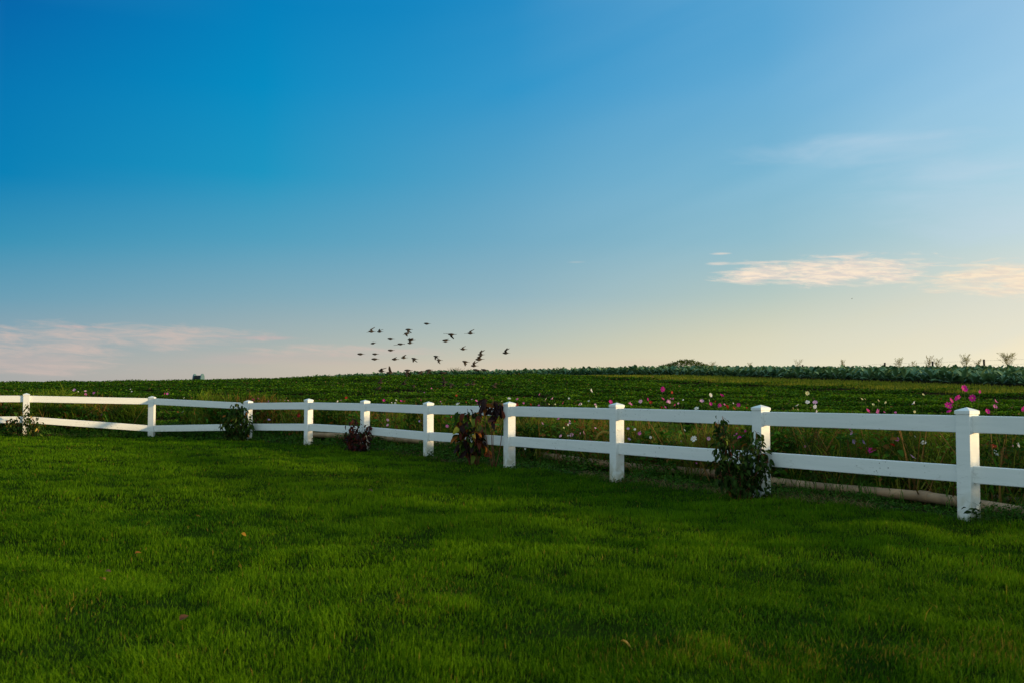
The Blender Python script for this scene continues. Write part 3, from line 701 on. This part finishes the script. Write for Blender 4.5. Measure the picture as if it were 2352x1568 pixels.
# little weeds at post feet
for (px, py, Y, lb) in [(2240, 1196, 8.05, 'small leafy weed sprouting at the foot of the rightmost post'), (1762, 1140, 10.02, 'small leafy weed at the foot of the second post from right'),
                        (718, 1018, 19.5, 'leafy weed tuft at the foot of the fourth post from left'), (1000, 1040, 16.4, 'leafy weed climbing the foot of the sixth post from left')]:
    b = pbase(px, py, Y)
    shrub('weed', lb, b, [(.05, 0, .17), (-.03, 0, .11), (.09, .03, .13), (.02, -.04, .09)], 60, .042, [(DG, 4), (MGc, 5), (YG, .5)], .0025, .1, .03, M_stem, 'weed', hang=(-.7, .6))
# arched dry seed head
o = empty('seed_head_stalk', pbase(1401, 1040, 13.1)); tag(o, 'yellow arched bristly seed head drooping left of the third post from right', 'grass stalk')
bz = Vector(o.location); Pq = np.array([list(at(px, py, Y) - bz) for px, py, Y in [(1404, 1040, 13.1), (1408, 1002, 13.1), (1400, 992, 13.1), (1385, 990, 13.1), (1374, 997, 13.1), (1367, 1010, 13.1)]])
V, Fs = tube(Pq[:4], [.003, .0025, .0025, .002], 5); link('stalk', fastmesh('stalk', V, Fs, np.tile([.2, .16, .04], (len(V), 1))), M_weed, o)
V, Fs = tube(Pq[2:], [.006, .014, .015, .004], 8); acc = Acc(); acc.add(V, Fs, (.30, .24, .06))
n = 260; k = R.uniform(0, 3, n); pp = np.stack([np.interp(k, np.arange(4), Pq[2:, q]) for q in range(3)], -1); D = rand_dirs(n, -1.4, 1.0)
X, Sd, N = frames(D); V, Fs = scatter(*LEAF4, pp, X, Sd, N, np.full(n, .035), np.full(n, .002), np.full(n, .01)); acc.add(V, Fs, (.35, .28, .08)); link('seed_head', acc.mesh('seed_head'), M_weed, o)

# ---------------------------------------------------------------- fallen leaves on the lawn
def fallen(px, py, L_, col, label, curl=.5):
    Y = 1.0 / max(1e-3, -el(py)) ; Y = (ZC - .05) * Y; L_ *= .8
    p = at(px, py, Y); acc = Acc(); tv, tf = ovate([.04, .3, .42, .28, .02], [0, .25, .5, .8, 1], curl, .5)
    V = tv * L_; V[:, 0] -= L_ / 2; acc.add(V, tf, np.array(col)); me = acc.mesh('fallen_leaf', True)
    o = link('fallen_leaf', me, M_shrub, None, p); o.rotation_euler = (R.normal(0, .4), R.normal(-.2, .3), R.uniform(-.6, .6)); tag(o, label, 'leaf', 'fallen leaves on the lawn')
fallen(1438, 1468, .062, (.30, .20, .05), 'curled tan leaf lying in the nearest lawn grass', 1.3)
fallen(236, 1325, .05, (.34, .16, .02), 'orange leaf on the lawn below the small brown one, lower left')
fallen(246, 1309, .045, (.20, .09, .06), 'brown leaf on the lawn directly above an orange leaf, lower left')
fallen(316, 1267, .045, (.32, .12, .02), 'orange-red leaf alone on the left of the lawn')
fallen(560, 1225, .045, (.36, .18, .02), 'small bright orange leaf on the lawn left of centre')
fallen(454, 1182, .05, (.30, .19, .03), 'small yellow leaf, farthest of the leaves on the left lawn')
fallen(850, 1123, .07, (.15, .09, .04), 'dull brown leaf on the lawn below the dark red bush')
fallen(420, 1416, .05, (.14, .06, .03), 'dark brown leaf sunk in the lawn, lower left, nearest the camera there')

# ---------------------------------------------------------------- crest: bush, saplings, wire fence, barn
def gz(x, y): return float(ground(np.array(x), np.array(y)))
def horizon_bush(px, w, h, Y, n, label):
    x = uu(px) * Y; g = gz(x, Y); h = at(px, h, Y).z - g; o = empty('bush', (x, Y, g)); tag(o, label, 'bush')
    acc = Acc(); m = 9; cx = np.linspace(-w * .42, w * .42, m)
    k = R.integers(0, m, n); prof = np.array([.70, .76, .86, .97, 1.0, .98, .88, .76, .68]) * h
    a = rand_dirs(n, -1.4, 1.5) * (R.uniform(.55, 1, n) ** .5)[:, None]
    P = np.stack([cx[k] + a[:, 0] * w * .13, a[:, 1] * w * .2, prof[k] * (.55 + .45 * a[:, 2]) + R.normal(0, .04, n)], -1)
    D = rand_dirs(n, -.3, 1.2); X, Sd, N = frames(D, R.normal(0, .6, n)); sz = R.uniform(.07, .15, n)
    V, Fs = scatter(*LEAF4, P, X, Sd, N, sz, sz * .55, sz); f = R.random((n, 1))
    acc.add(V, Fs, np.array([.05, .09, .01]) * (1 - f) + np.array([.15, .17, .02]) * f)
    link('foliage', acc.mesh('foliage'), M_crop, o)
    st = Acc()
    for q in range(7):
        V, Fs = tube([(cx[q + 1] * .3, 0, -.05), (cx[q + 1] * .7, 0, prof[q + 1] * .5), (cx[q + 1], 0, prof[q + 1] * .95)], [.03, .02, .008], 5); st.add(V, Fs, (1, 1, 1))
    link('branches', st.mesh('branches'), M_stem, o)
horizon_bush(1576, 4.4, 825.5, 79, 7500, 'rounded yellow-green bush on the skyline above the cabbages')
def sapling(px, top, Y, wpx, label, dens=1.0, brown=.3):
    x = uu(px) * Y; g = gz(x, Y); H = at(px, top, Y).z - g; w = wpx / F * Y / 2
    o = empty('sapling', (x, Y, g)); tag(o, label, 'sapling', 'wispy plants on the skyline')
    st = Acc(); V, Fs = tube([(0, 0, -.05), (R.normal(0, .02), 0, H * .5), (R.normal(0, .03), 0, H * .97)], [.016, .010, .003], 5); st.add(V, Fs, (1, 1, 1))
    P = []; D = []
    for q in range(int(26 * dens)):
        t = R.uniform(.35, .85); a = R.uniform(0, 6.28); up = R.uniform(.25, .45)
        p0 = np.array([0, 0, H * t]); p1 = p0 + np.array([math.cos(a) * w * R.uniform(.4, 1) * (1.15 - .6 * abs(t - .6)), math.sin(a) * w * .7, H * min(up, 1 - t + .05)])
        V, Fs = tube([p0, (p0 + p1) / 2 + (0, 0, -.02), p1], [.0055, .004, .002], 4, False); st.add(V, Fs, (1, 1, 1))
        m = 11; k = R.uniform(.15, 1, m)[:, None]; P.append(p0 + (p1 - p0) * k + R.normal(0, .015, (m, 3))); D.append(rand_dirs(m, .2, 1.4))
    link('branches', st.mesh('branches'), M_dry, o)
    P = np.concatenate(P); D = np.concatenate(D); n = len(P); X, Sd, N = frames(D, R.normal(0, .8, n)); sz = R.uniform(.05, .11, n)
    V, Fs = scatter(*LEAF4, P, X, Sd, N, sz, sz * .25, sz); C = np.where(R.random((n, 1)) < brown, np.array([.38, .26, .08]), np.array([.28, .28, .06]))
    acc = Acc(); acc.add(V, Fs, C); link('foliage', acc.mesh('foliage'), M_weed, o)
sapling(2315, 813, 59, 50, 'widest wispy sapling on the skyline, nearest the right edge', 1.9, .35)
sapling(2219, 816, 60, 28, 'tall narrow wispy sapling just left of the tallest dark fence stake', 1.2, .2)
sapling(2247, 827, 60, 22, 'short wispy sapling close left of the tallest dark fence stake', .7, .4)
sapling(2133, 820, 61, 22, 'wispy reddish sapling close left of the second tallest dark stake', .8, .6)
sapling(2155, 824, 61, 26, 'wispy sapling close right of the second tallest dark stake', .8, .4)
sapling(2065, 824, 63, 24, 'wispy sapling right of the third stake from the right', .9, .2)
sapling(2096, 829, 62, 20, 'faint low sapling between the second and third stakes from right', .5, .5)
sapling(1935, 829, 66, 14, 'thin dark-headed sapling in the gap between two skyline stakes', .6, .2)
sapling(1833, 827, 70, 26, 'thin leaning sapling just left of the fourth stake from the right', .45, .2)
sapling(1721, 834, 74, 16, 'small wispy sapling farthest left among the skyline stakes', .4, .4)
sapling(1636, 832, 77, 30, 'sparse wispy seed stalks just right of the skyline bush', .5, .3)
def twig_tuft(px, top, Y, label):
    x = uu(px) * Y; g = gz(x, Y); H = at(px, top, Y).z - g; o = empty('grass_tuft', (x, Y, g)); tag(o, label, 'grass tuft')
    acc = Acc()
    for q in range(60):
        a = R.normal(0, .8); h = H * R.uniform(.75, 1.02); V, Fs = tube([(R.normal(0, .15), 0, 0), (a * .35, R.normal(0, .1), h * .6), (a * .62, R.normal(0, .2), h)], [.010, .008, .004], 4, False); acc.add(V, Fs, (.16, .13, .04))
    link('blades', acc.mesh('blades'), M_weed, o)
twig_tuft(1046, 842, 84, 'bare dry grass tuft on the crest under the flying flock')
twig_tuft(838 - 527, 869.5, 97, 'tiny dry tuft on the left skyline')
# wire fence along the far side
wf = empty('stake_fence', (uu(2261) * 60, 60, gz(uu(2261) * 60, 60))); tag(wf, 'row of dark stakes joined by thin wire along the skyline', 'fence')
SK = [(2261, 824.5), (2142, 829), (2033, 832), (1939, 838), (1844, 837), (1760, 841), (1681, 842.5), (1641, 843)]
tops = []
for px, ty in SK:
    Y = 64.4 / (uu(px) + .6); x = uu(px) * Y; g = gz(x, Y); tz = at(px, ty, Y).z; tops.append(Vector((x, Y, tz)) - wf.location)
    o = link('stake', bm_me('stake', box_bm(.10, .10, 0, tz - g, .01)), M_wood, wf); o.location = Vector((x, Y, g)) - wf.location; o.rotation_euler = (0, R.normal(0, .02), R.uniform(0, 1))
ext = tops[0] + (tops[0] - tops[1]) * 1.2; px_ = [ext] + tops
for dz in (.08, .35):
    V, Fs = tube([list(p - Vector((0, 0, dz))) for p in px_], .004, 4, False); link('wire', fastmesh('wire', V, Fs), M_wire, wf)
# barn
YB = 450.; bp = at(456, 866, YB); xb = bp.x; gb = gz(xb, YB)
barn = empty('barn', (xb, YB, gb), math.radians(-24)); tag(barn, 'small distant barn roof with two raised pale gable ends behind the left hill', 'barn')
zt = at(456, 857.2, YB).z - gb; zr = at(456, 861.2, YB).z - gb; hw = 2.45
def gable(xo, top, wid, th):
    prof = [(-wid, -1)] + [(-wid * math.cos(a) ** .8 if math.cos(a) > 0 else 0, -1 + (top + 1) * (.55 + .45 * math.sin(a))) for a in np.linspace(0, math.pi / 2, 6)]
    prof = prof + [(-x, z) for x, z in prof[::-1][1:]]
    bm = bmesh.new(); A = [bm.verts.new((xo - th / 2, y, z)) for y, z in prof]; B = [bm.verts.new((xo + th / 2, y, z)) for y, z in prof]
    bm.faces.new(A[::-1]); bm.faces.new(B); n = len(prof)
    for k in range(n): bm.faces.new((A[k], A[(k + 1) % n], B[(k + 1) % n], B[k]))
    return bm
for sx in (-1, 1): link('gable_wall', bm_me('gable_wall', gable(sx * 2.2, zt, 1.35, .45)), M_gable, barn)
link('roof', bm_me('roof', gable(0, zr, 1.25, 4.1)), M_slate, barn)

# ---------------------------------------------------------------- birds
def bird_mesh(near, far, sweep_n=.35, sweep_f=.35, fold=False, fan=.5, span=1.0, droop=.3):
    """bird of unit body length flying along -X; near / far = wing elevation in radians (None = folded)"""
    acc = Acc()
    st = [(-.50, .002, .0, 0), (-.46, .014, .012, 0), (-.425, .045, .04, .004), (-.38, .068, .062, .008), (-.32, .078, .07, .004), (-.22, .105, .09, -.012), (-.10, .122, .105, -.022), (.02, .110, .098, -.018),
          (.12, .080, .078, -.008), (.20, .048, .05, 0), (.26, .026, .038, .004), (.38, .014, .045 * (1 + fan), .004), (.50, .008, .06 * (1 + fan), .002), (.53, .002, .05 * (1 + fan), .0)]
    n = 12; a = np.linspace(0, 2 * math.pi, n, endpoint=False); V = []
    for x, rz, ry, zc in [(q[0], q[1] * 1.22, q[2] * 1.15, q[3]) for q in st]: V += [(x, ry * math.cos(q), zc + rz * math.sin(q)) for q in a]
    i = np.arange(len(st) - 1)[:, None] * n; j = np.arange(n)[None]; j2 = (j + 1) % n
    Q = np.stack([i + j, i + j2, i + n + j2, i + n + j], -1).reshape(-1, 4)
    V = np.array(V); z = V[:, 2]
    C = np.where((z < -.05)[:, None], np.array([.095, .075, .055]), np.array([.045, .032, .022]))
    acc.add(V, [Q, np.array([list(range(n)), [(len(st) - 1) * n + q for q in range(n)][::-1]])], C)
    for side, ang, sw in ((-1, near, sweep_n), (1, far, sweep_f)):
        if ang is None:
            sp, ch = [0, .06, .10], 0
            g = [[(-.16, .085, .03), (.06, .10, .02), (.18, .05, .03)], [(-.14, .115, -.01), (.06, .125, -.02), (.30, .06, .02)], [(-.10, .10, -.06), (.05, .105, -.06), (.20, .06, -.02)]]
            top = np.array([[(x, side * y, zz) for x, y, zz in r] for r in g])
        else:
            L_ = .62 * span; rows = []
            for s in np.linspace(0, 1, 7):
                d = .05 + L_ * s; ee = ang - droop * s * s * np.sign(ang if ang else 1); chord = .29 * (1 - .15 * s - .55 * s ** 3)
                x0 = -.17 + (sw * L_ * max(0, s - .35) * 1.2 - .10 * math.sin(min(s, .5) * math.pi))
                yy = math.cos(ang) * d; zz = .035 + math.sin(ang) * d * (1 - droop * .3 * s)
                rows.append([(x0 + chord * c * (1 - .0 * s), side * yy, zz + .02 * math.sin(c * math.pi)) for c in (0, .33, .66, 1)])
            top = np.array(rows)
        m, k, _ = top.shape; dn = np.array([0, 0, -.012]); v = np.concatenate([top.reshape(-1, 3), top.reshape(-1, 3) + dn])
        ii = (np.arange(m - 1)[:, None] * k + np.arange(k - 1)[None]).ravel(); Q = np.stack([ii, ii + 1, ii + k + 1, ii + k], -1)
        o2 = m * k; per = [r * k for r in range(m)] + [(m - 1) * k + c for c in range(1, k)] + [r * k + k - 1 for r in range(m - 2, -1, -1)] + list(range(k - 2, 0, -1))
        E = np.array([(per[q], per[(q + 1) % len(per)], per[(q + 1) % len(per)] + o2, per[q] + o2) for q in range(len(per))])
        acc.add(v, [Q, Q[:, ::-1] + o2, E], np.array([.05, .036, .024]))
    return acc.mesh('bird', True)
POSE = {}
def pose(name, **k): POSE[name] = bird_mesh(**k); POSE[name].materials.append(M_bird)
pose('folded', near=None, far=None, fan=-.2)
pose('up', near=1.15, far=1.2, sweep_n=1.3, sweep_f=.7)
pose('upsplit', near=-.12, far=.95, sweep_n=-1.2, sweep_f=1.3)
pose('forward', near=None, far=.0, sweep_n=.2, sweep_f=-1.4)
pose('down', near=-1.0, far=-.8, sweep_n=.35, sweep_f=1.1)
pose('arch', near=-.95, far=-1.0, sweep_n=-.25, sweep_f=.95, droop=.2)
pose('level', near=.2, far=.3, sweep_n=.9, sweep_f=1.0, span=.9)
pose('vee', near=.6, far=.95, sweep_n=.7, sweep_f=1.5, span=.85)
pose('spread', near=-.15, far=-.75, sweep_n=-1.2, sweep_f=.7, span=1.15)
pose('straight', near=1.35, far=1.3, sweep_n=.05, sweep_f=.1, span=1.1)
BIRDS = [(1444,1415,'folded','small bird with folded wings, lone leftmost of the flock',1,0),(1494,1372,'folded','bird with folded wings just under the wing-raised pair at upper left',.85,-8),
 (1502,1415,'folded','upper of two stacked folded-wing birds near the left of the flock',.9,0),(1501,1435,'folded','lower of two stacked folded-wing birds near the left of the flock',1.05,0),
 (1564,1357,'folded','upper of two folded-wing birds stacked left of flock centre',.95,2),(1565,1400,'folded','lower of two folded-wing birds stacked left of flock centre',.95,0),
 (1709,1295,'folded','highest bird of the flock, wings folded',.95,4),(1488,1327,'upsplit','bird at upper left with one wing raised back, one forward',1.0,0),
 (1520,1328,'vee','bird behind the upper left one, short raised wings',.85,0),(1604,1375.5,'forward','folded bird with one wing reaching forward, below flock top',1.0,0),
 (1636,1319,'down','uppermost of the tangled pair left of flock top, wings down',1.0,0),(1630,1334,'spread','lower bird of the tangled pair, wings spread downward',1.05,-8),
 (1646,1361,'level','upper bird of the touching pair under the tangle, wings level',1.1,2),(1641.5,1371.5,'straight','lower bird of the touching pair, wing raised between them',.85,0),
 (1581,1436,'level','low gliding bird with level wings left of flock centre',1.0,0),(1617,1430,'vee','low bird with wings half raised, below flock centre',.95,0),
 (1659,1434,'down','low bird diving with wing straight down at flock centre',1.0,8),(1746,1424.6,'down','upper of two downstroke birds right of flock centre',.9,4),
 (1758,1439,'arch','lower of two downstroke birds, both wings arched down',.9,4),(1528,1483,'vee','leftmost bird skimming the crest, wings half raised',1.1,8),
 (1563.5,1489,'straight','bird on the crest with one wing standing straight up',1.2,0),(1633.6,1480,'arch','bird skimming the crest with wings arched over a second bird',1.15,0),
 (1685,1486,'spread','bird low on the crest with wing stretched to the right',1.1,-12),(1717,1479,'arch','bird at the crest with long downcurved wings, below the top bird',1.1,-6),
 (1808,1338.5,'spread','large bird with long forward wing, upper right of the flock',1.15,0),(1784.5,1363.6,'level','plump bird with half closed wings below the large forward-winged one',1.1,0),
 (1884,1334,'upsplit','topmost bird on the right side, one wing raised',1.0,0),(1854.6,1396,'upsplit','bird with raised wing and forward wing at middle right',.95,0),
 (1925,1417.5,'up','upper bird of the right-hand pair, wing swept up',1.0,0),(1919,1436,'vee','lower bird of the right-hand pair, wings in a deep vee',1.3,-4),
 (1863.4,1446,'down','bird diving with wing down left of the right-hand pair',1.05,8),(1897.7,1462,'up','bird with upright wings just below the right-hand pair',1.05,0),
 (2025,1411,'up','lone rightmost bird of the flock with raised wings',1.05,0),(1905.7,1478,'folded','left of two plump birds resting on the cabbage tops',1.0,6),
 (1939,1478,'folded','right of two plump birds resting on the cabbage tops',1.0,6),(1631,1491,'down','blurred brown bird directly beneath the arched-wing bird',1.0,0),
 (1776.5,1489,'folded','reddish brown bird low among the crest leaves',1.1,0),
 (1524.6,1528,'up','upper of two birds over the crop below the crest, far left',1.0,0),(1518,1550,'level','lower of two birds over the crop below the crest, far left',1.0,-15),
 (1618,1533,'vee','bird flying low over the crop, wings half raised, second from left',1.0,-12),(1657,1541,'down','small bird over the crop with drooped wings, left of centre',.7,0),
 (1779,1526,'straight','upper bird of the central pair over the crop, wing upright',1.1,-8),(1777,1540,'vee','lower bird of the central pair over the crop',1.0,0),
 (1809,1537,'down','bird over the crop just right of the central pair',1.0,20),(1871,1537,'level','left bird of two side by side over the crop at right',1.0,0),
 (1895,1534,'vee','right bird of two side by side over the crop at right',1.0,-10),(1979.5,1545,'up','bird lowest and farthest right over the crop, wings up',1.0,20)]
for (fx, fy, ps, lb, sc, tilt) in BIRDS:
    Y = R.uniform(25, 27.5); L_ = .182 * sc * Y / 26 * (1.10 if ps != 'folded' else 1.14)
    p = at(fx / 1.7415, fy / 1.7415, Y)
    o = link('bird', POSE[ps], None, None, p); o.scale = (L_,) * 3
    o.rotation_euler = (R.normal(0, .12), math.radians(tilt), R.normal(.05, .18)); tag(o, lb, 'bird', 'flock of small birds flying over the field')
Y = 120; o = link('bird', POSE['spread'], None, None, at(1957.5, 686, Y)); o.scale = (.2,) * 3; tag(o, 'tiny speck of a bird alone in the sky below the cream cloud', 'bird')

# ---------------------------------------------------------------- sky and light
SUN_AZ, SUN_EL = math.radians(101), math.radians(9)      # azimuth from +Y towards +X
sd = Vector((math.sin(SUN_AZ) * math.cos(SUN_EL), math.cos(SUN_AZ) * math.cos(SUN_EL), math.sin(SUN_EL)))
lt = bpy.data.lights.new('sun', 'SUN'); lt.energy = 4.4; lt.angle = math.radians(3); lt.color = (1.0, .72, .36)
so = bpy.data.objects.new('sun', lt); COL.objects.link(so); so.rotation_euler = sd.to_track_quat('Z', 'Y').to_euler()

def lin(c): return tuple(((v / 255) / 12.92 if v / 255 <= .04045 else ((v / 255 + .055) / 1.055) ** 2.4) for v in c)
wd = bpy.data.worlds.new('World'); S.world = wd; wd.use_nodes = True; nt = wd.node_tree; N = nt.nodes; L = nt.links; N.clear()
WS = .1
out = N.new('ShaderNodeOutputWorld'); bg = N.new('ShaderNodeBackground'); bg.inputs['Strength'].default_value = WS; L.new(bg.outputs[0], out.inputs[0])
tc = N.new('ShaderNodeTexCoord'); sp = N.new('ShaderNodeSeparateXYZ'); L.new(tc.outputs['Generated'], sp.inputs[0])
def mth(op, a, b=None, c=None, clamp=False):
    m = N.new('ShaderNodeMath'); m.operation = op; m.use_clamp = clamp
    for i, v in enumerate((a, b, c)):
        if v is None: continue
        if isinstance(v, (int, float)): m.inputs[i].default_value = v
        else: L.new(v, m.inputs[i])
    return m.outputs[0]
AZ = mth('ARCTAN2', sp.outputs['X'], sp.outputs['Y'])
HZ = mth('SQRT', mth('ADD', mth('POWER', mth('ABSOLUTE', sp.outputs['X']), 2), mth('POWER', mth('ABSOLUTE', sp.outputs['Y']), 2)))
EL = mth('ARCTAN2', sp.outputs['Z'], HZ)
def ang(px, py):
    x, y, z = ray(px, py); return math.atan2(x, y), math.atan2(z, math.hypot(x, y))
def wmix(f, a, b, mode='MIX'):
    x = N.new('ShaderNodeMix'); x.data_type = 'RGBA'; x.blend_type = mode; x.clamp_factor = True
    for s, v in ((0, f), (6, a), (7, b)):
        if isinstance(v, tuple): x.inputs[s].default_value = (*v, 1)
        elif isinstance(v, (int, float)): x.inputs[s].default_value = v
        else: L.new(v, x.inputs[s])
    return x.outputs[2]
def wramp(stops):
    cr = N.new('ShaderNodeValToRGB'); e = cr.color_ramp.elements; cr.color_ramp.interpolation = 'B_SPLINE' if False else 'LINEAR'
    stops = sorted(stops); e[0].position, e[0].color = stops[0][0], (*stops[0][1], 1); e[1].position, e[1].color = stops[-1][0], (*stops[-1][1], 1)
    for p, c in stops[1:-1]: q = e.new(p); q.color = (*c, 1)
    L.new(elf, cr.inputs[0]); return cr.outputs[0]
elf = mth('DIVIDE', EL, math.pi / 2, clamp=True)
rows_ = [0, 200, 400, 550, 680, 780, 850, 900]
cols_ = {0: [(0,104,172),(0,120,180),(2,130,183),(56,147,183),(106,159,182),(146,167,176),(168,171,170),(172,170,168)],
         600: [(0,128,188),(2,140,194),(28,150,194),(82,160,191),(128,170,186),(164,178,178),(190,184,172),(192,180,168)],
         1176: [(18,138,197),(46,150,203),(84,162,200),(112,170,196),(146,180,192),(184,194,184),(214,203,178),(220,201,172)],
         1764: [(82,162,210),(98,171,213),(118,180,209),(144,189,204),(184,202,195),(222,216,186),(237,223,182),(242,221,174)],
         2352: [(146,193,226),(150,199,229),(168,209,226),(196,217,219),(228,223,202),(246,232,198),(255,240,202),(255,240,198)]}
ZEN = lin((8, 92, 160))
cur = None; prev = None
BACK = wramp([(0, (.66, .74, .72)), (.12, (.64, .80, .82)), (.45, (.45, .66, .74)), (1, (.42, .62, .72))])
SIDE = wramp([(0, (1.5, 1.15, .65)), (.10, (1.2, 1.05, .75)), (.4, (.45, .65, .80)), (1, (.42, .62, .72))])
LEFT = wramp([(0, (.45, .42, .44)), (.12, (.15, .32, .48)), (.4, (.10, .28, .48)), (1, (.42, .62, .72))])
seq = [(-math.pi * .62, BACK), (-.95, LEFT)]
for px in (0, 600, 1176, 1764, 2352):
    seq.append((ang(px, 600)[0], wramp([(max(0, ang(px, r)[1]) / (math.pi / 2), lin(c)) for r, c in zip(rows_, cols_[px])] + [(.5, (.15, .38, .58)), (1, (.42, .62, .72))])))
seq += [(1.15, SIDE), (math.pi * .62, BACK)]
cur = seq[0][1]
for (a0, c0), (a1, c1) in zip(seq[:-1], seq[1:]):
    mr = N.new('ShaderNodeMapRange'); mr.inputs[1].default_value = a0; mr.inputs[2].default_value = a1; L.new(AZ, mr.inputs[0]); cur = wmix(mr.outputs[0], cur, c1)
cmb = N.new('ShaderNodeCombineXYZ'); L.new(AZ, cmb.inputs[0]); L.new(EL, cmb.inputs[1])
def wnoise(sx, sy, rot, scale, det, rough=.55, dist=0, off=0):
    mp = N.new('ShaderNodeMapping'); mp.inputs['Rotation'].default_value = (0, 0, rot); mp.inputs['Location'].default_value = (off, off, 0); L.new(cmb.outputs[0], mp.inputs[0])
    m2 = N.new('ShaderNodeMapping'); m2.inputs['Scale'].default_value = (sx, sy, 1); L.new(mp.outputs[0], m2.inputs[0])
    n = N.new('ShaderNodeTexNoise'); n.inputs['Scale'].default_value = scale; n.inputs['Detail'].default_value = det; n.inputs['Roughness'].default_value = rough; n.inputs['Distortion'].default_value = dist
    L.new(m2.outputs[0], n.inputs['Vector']); return n.outputs['Fac']
def smooth(v, a, b, c=0, d_=1):
    mr = N.new('ShaderNodeMapRange'); mr.interpolation_type = 'SMOOTHSTEP'; L.new(v, mr.inputs[0])
    for i, q in enumerate((a, b, c, d_)): mr.inputs[i + 1].default_value = q
    return mr.outputs[0]
# faint high veil streaks, stronger to the right
veil = mth('MULTIPLY', smooth(wnoise(.7, 4.5, -.30, 1.8, 3, .45, .3), .36, .72, 0, .32), smooth(AZ, -.15, .5, 0, 1))
cur = wmix(veil, cur, (.52, .72, .84))
def blob(px, py, wx, wy):
    a0, e0 = ang(px, py); ka = F / wx * 1.0; ke = F / wy
    da = mth('MULTIPLY', mth('SUBTRACT', AZ, a0), ka * math.cos(a0) ** -1 if False else ka); de = mth('MULTIPLY', mth('SUBTRACT', EL, e0), ke)
    return mth('SUBTRACT', 1.0, mth('ADD', mth('MULTIPLY', da, da), mth('MULTIPLY', de, de)))
def cloud(blobs, nz, amp, lo, hi, col, op):
    global cur
    m = None
    for b in blobs:
        v = blob(*b); m = v if m is None else mth('MAXIMUM', m, v)
    v = mth('ADD', m, mth('MULTIPLY', mth('SUBTRACT', nz, .5), amp)); cur = wmix(smooth(v, lo, hi, 0, op), cur, col)
nz1 = wnoise(1, 6.5, .05, 26, 9, .66, .5)
nz3 = wnoise(1, 5, .08, 60, 6, .6, .4, 5)
nz2 = wnoise(1, 5, .0, 9, 6, .55, .5, 3)
cloud([(1915, 623, 190, 30), (2025, 632, 85, 13), (1745, 631, 85, 17), (1720, 641, 70, 8)], nz1, 5.4, -.75, 1.3, wmix(smooth(nz3, .38, .62), lin((226, 214, 204)), lin((254, 234, 210))), .95)
cloud([(1720, 605, 90, 4.5), (1790, 601, 35, 4), (1655, 606, 40, 5), (1655, 583, 30, 3.5), (1930, 590, 60, 3)], nz1, 2.2, .1, 1.4, lin((236, 222, 208)), .75)
cloud([(2350, 636, 170, 30), (2260, 632, 90, 9), (2380, 658, 100, 24)], nz1, 5.4, -.75, 1.35, wmix(smooth(nz3, .38, .62), lin((238, 220, 200)), lin((255, 234, 204))), .92)
cloud([(1325, 603, 30, 3)], nz1, 2.0, .1, 1.4, lin((190, 200, 200)), .4)
cloud([(240, 772, 280, 26), (120, 802, 150, 30), (400, 768, 170, 18), (780, 806, 200, 13), (60, 840, 160, 18)], nz1, 6.0, -.7, 2.2, lin((212, 190, 180)), .72)
cloud([(590, 776, 130, 6), (180, 751, 60, 4)], nz1, 2.4, .0, 1.5, lin((206, 180, 178)), .6)
cloud([(90, 840, 240, 26), (480, 820, 180, 16), (780, 820, 150, 20)], nz2, 4.0, -.1, 1.6, lin((196, 180, 176)), .4)
cloud([(1000, 842, 420, 22), (1500, 835, 200, 12)], nz2, 3.0, -.2, 1.6, lin((214, 190, 174)), .35)
cloud([(2250, 420, 260, 80), (2330, 500, 240, 60), (2000, 340, 260, 40)], nz2, 3.0, -.3, 2.0, lin((196, 216, 232)), .5)
# physical sky blended underneath
sk = N.new('ShaderNodeTexSky'); sk.sky_type = 'NISHITA'; sk.sun_disc = False; sk.sun_elevation = SUN_EL; sk.sun_rotation = SUN_AZ; sk.air_density = 1; sk.dust_density = .6; sk.ozone_density = 3
sc_ = N.new('ShaderNodeVectorMath'); sc_.operation = 'SCALE'; L.new(cur, sc_.inputs[0]); sc_.inputs['Scale'].default_value = 1 / WS
fin = wmix(.02, sc_.outputs[0], sk.outputs[0]); L.new(fin, bg.inputs['Color'])
try: wd.cycles.sampling_method = 'MANUAL'; wd.cycles.sample_map_resolution = 512
except Exception: pass

S.view_settings.view_transform = 'Standard'; S.view_settings.look = 'None'; S.view_settings.exposure = 0; S.view_settings.gamma = 1
S.render.engine = 'CYCLES'; S.cycles.max_bounces = 6; S.cycles.diffuse_bounces = 3; S.cycles.transmission_bounces = 4; S.cycles.use_denoising = True
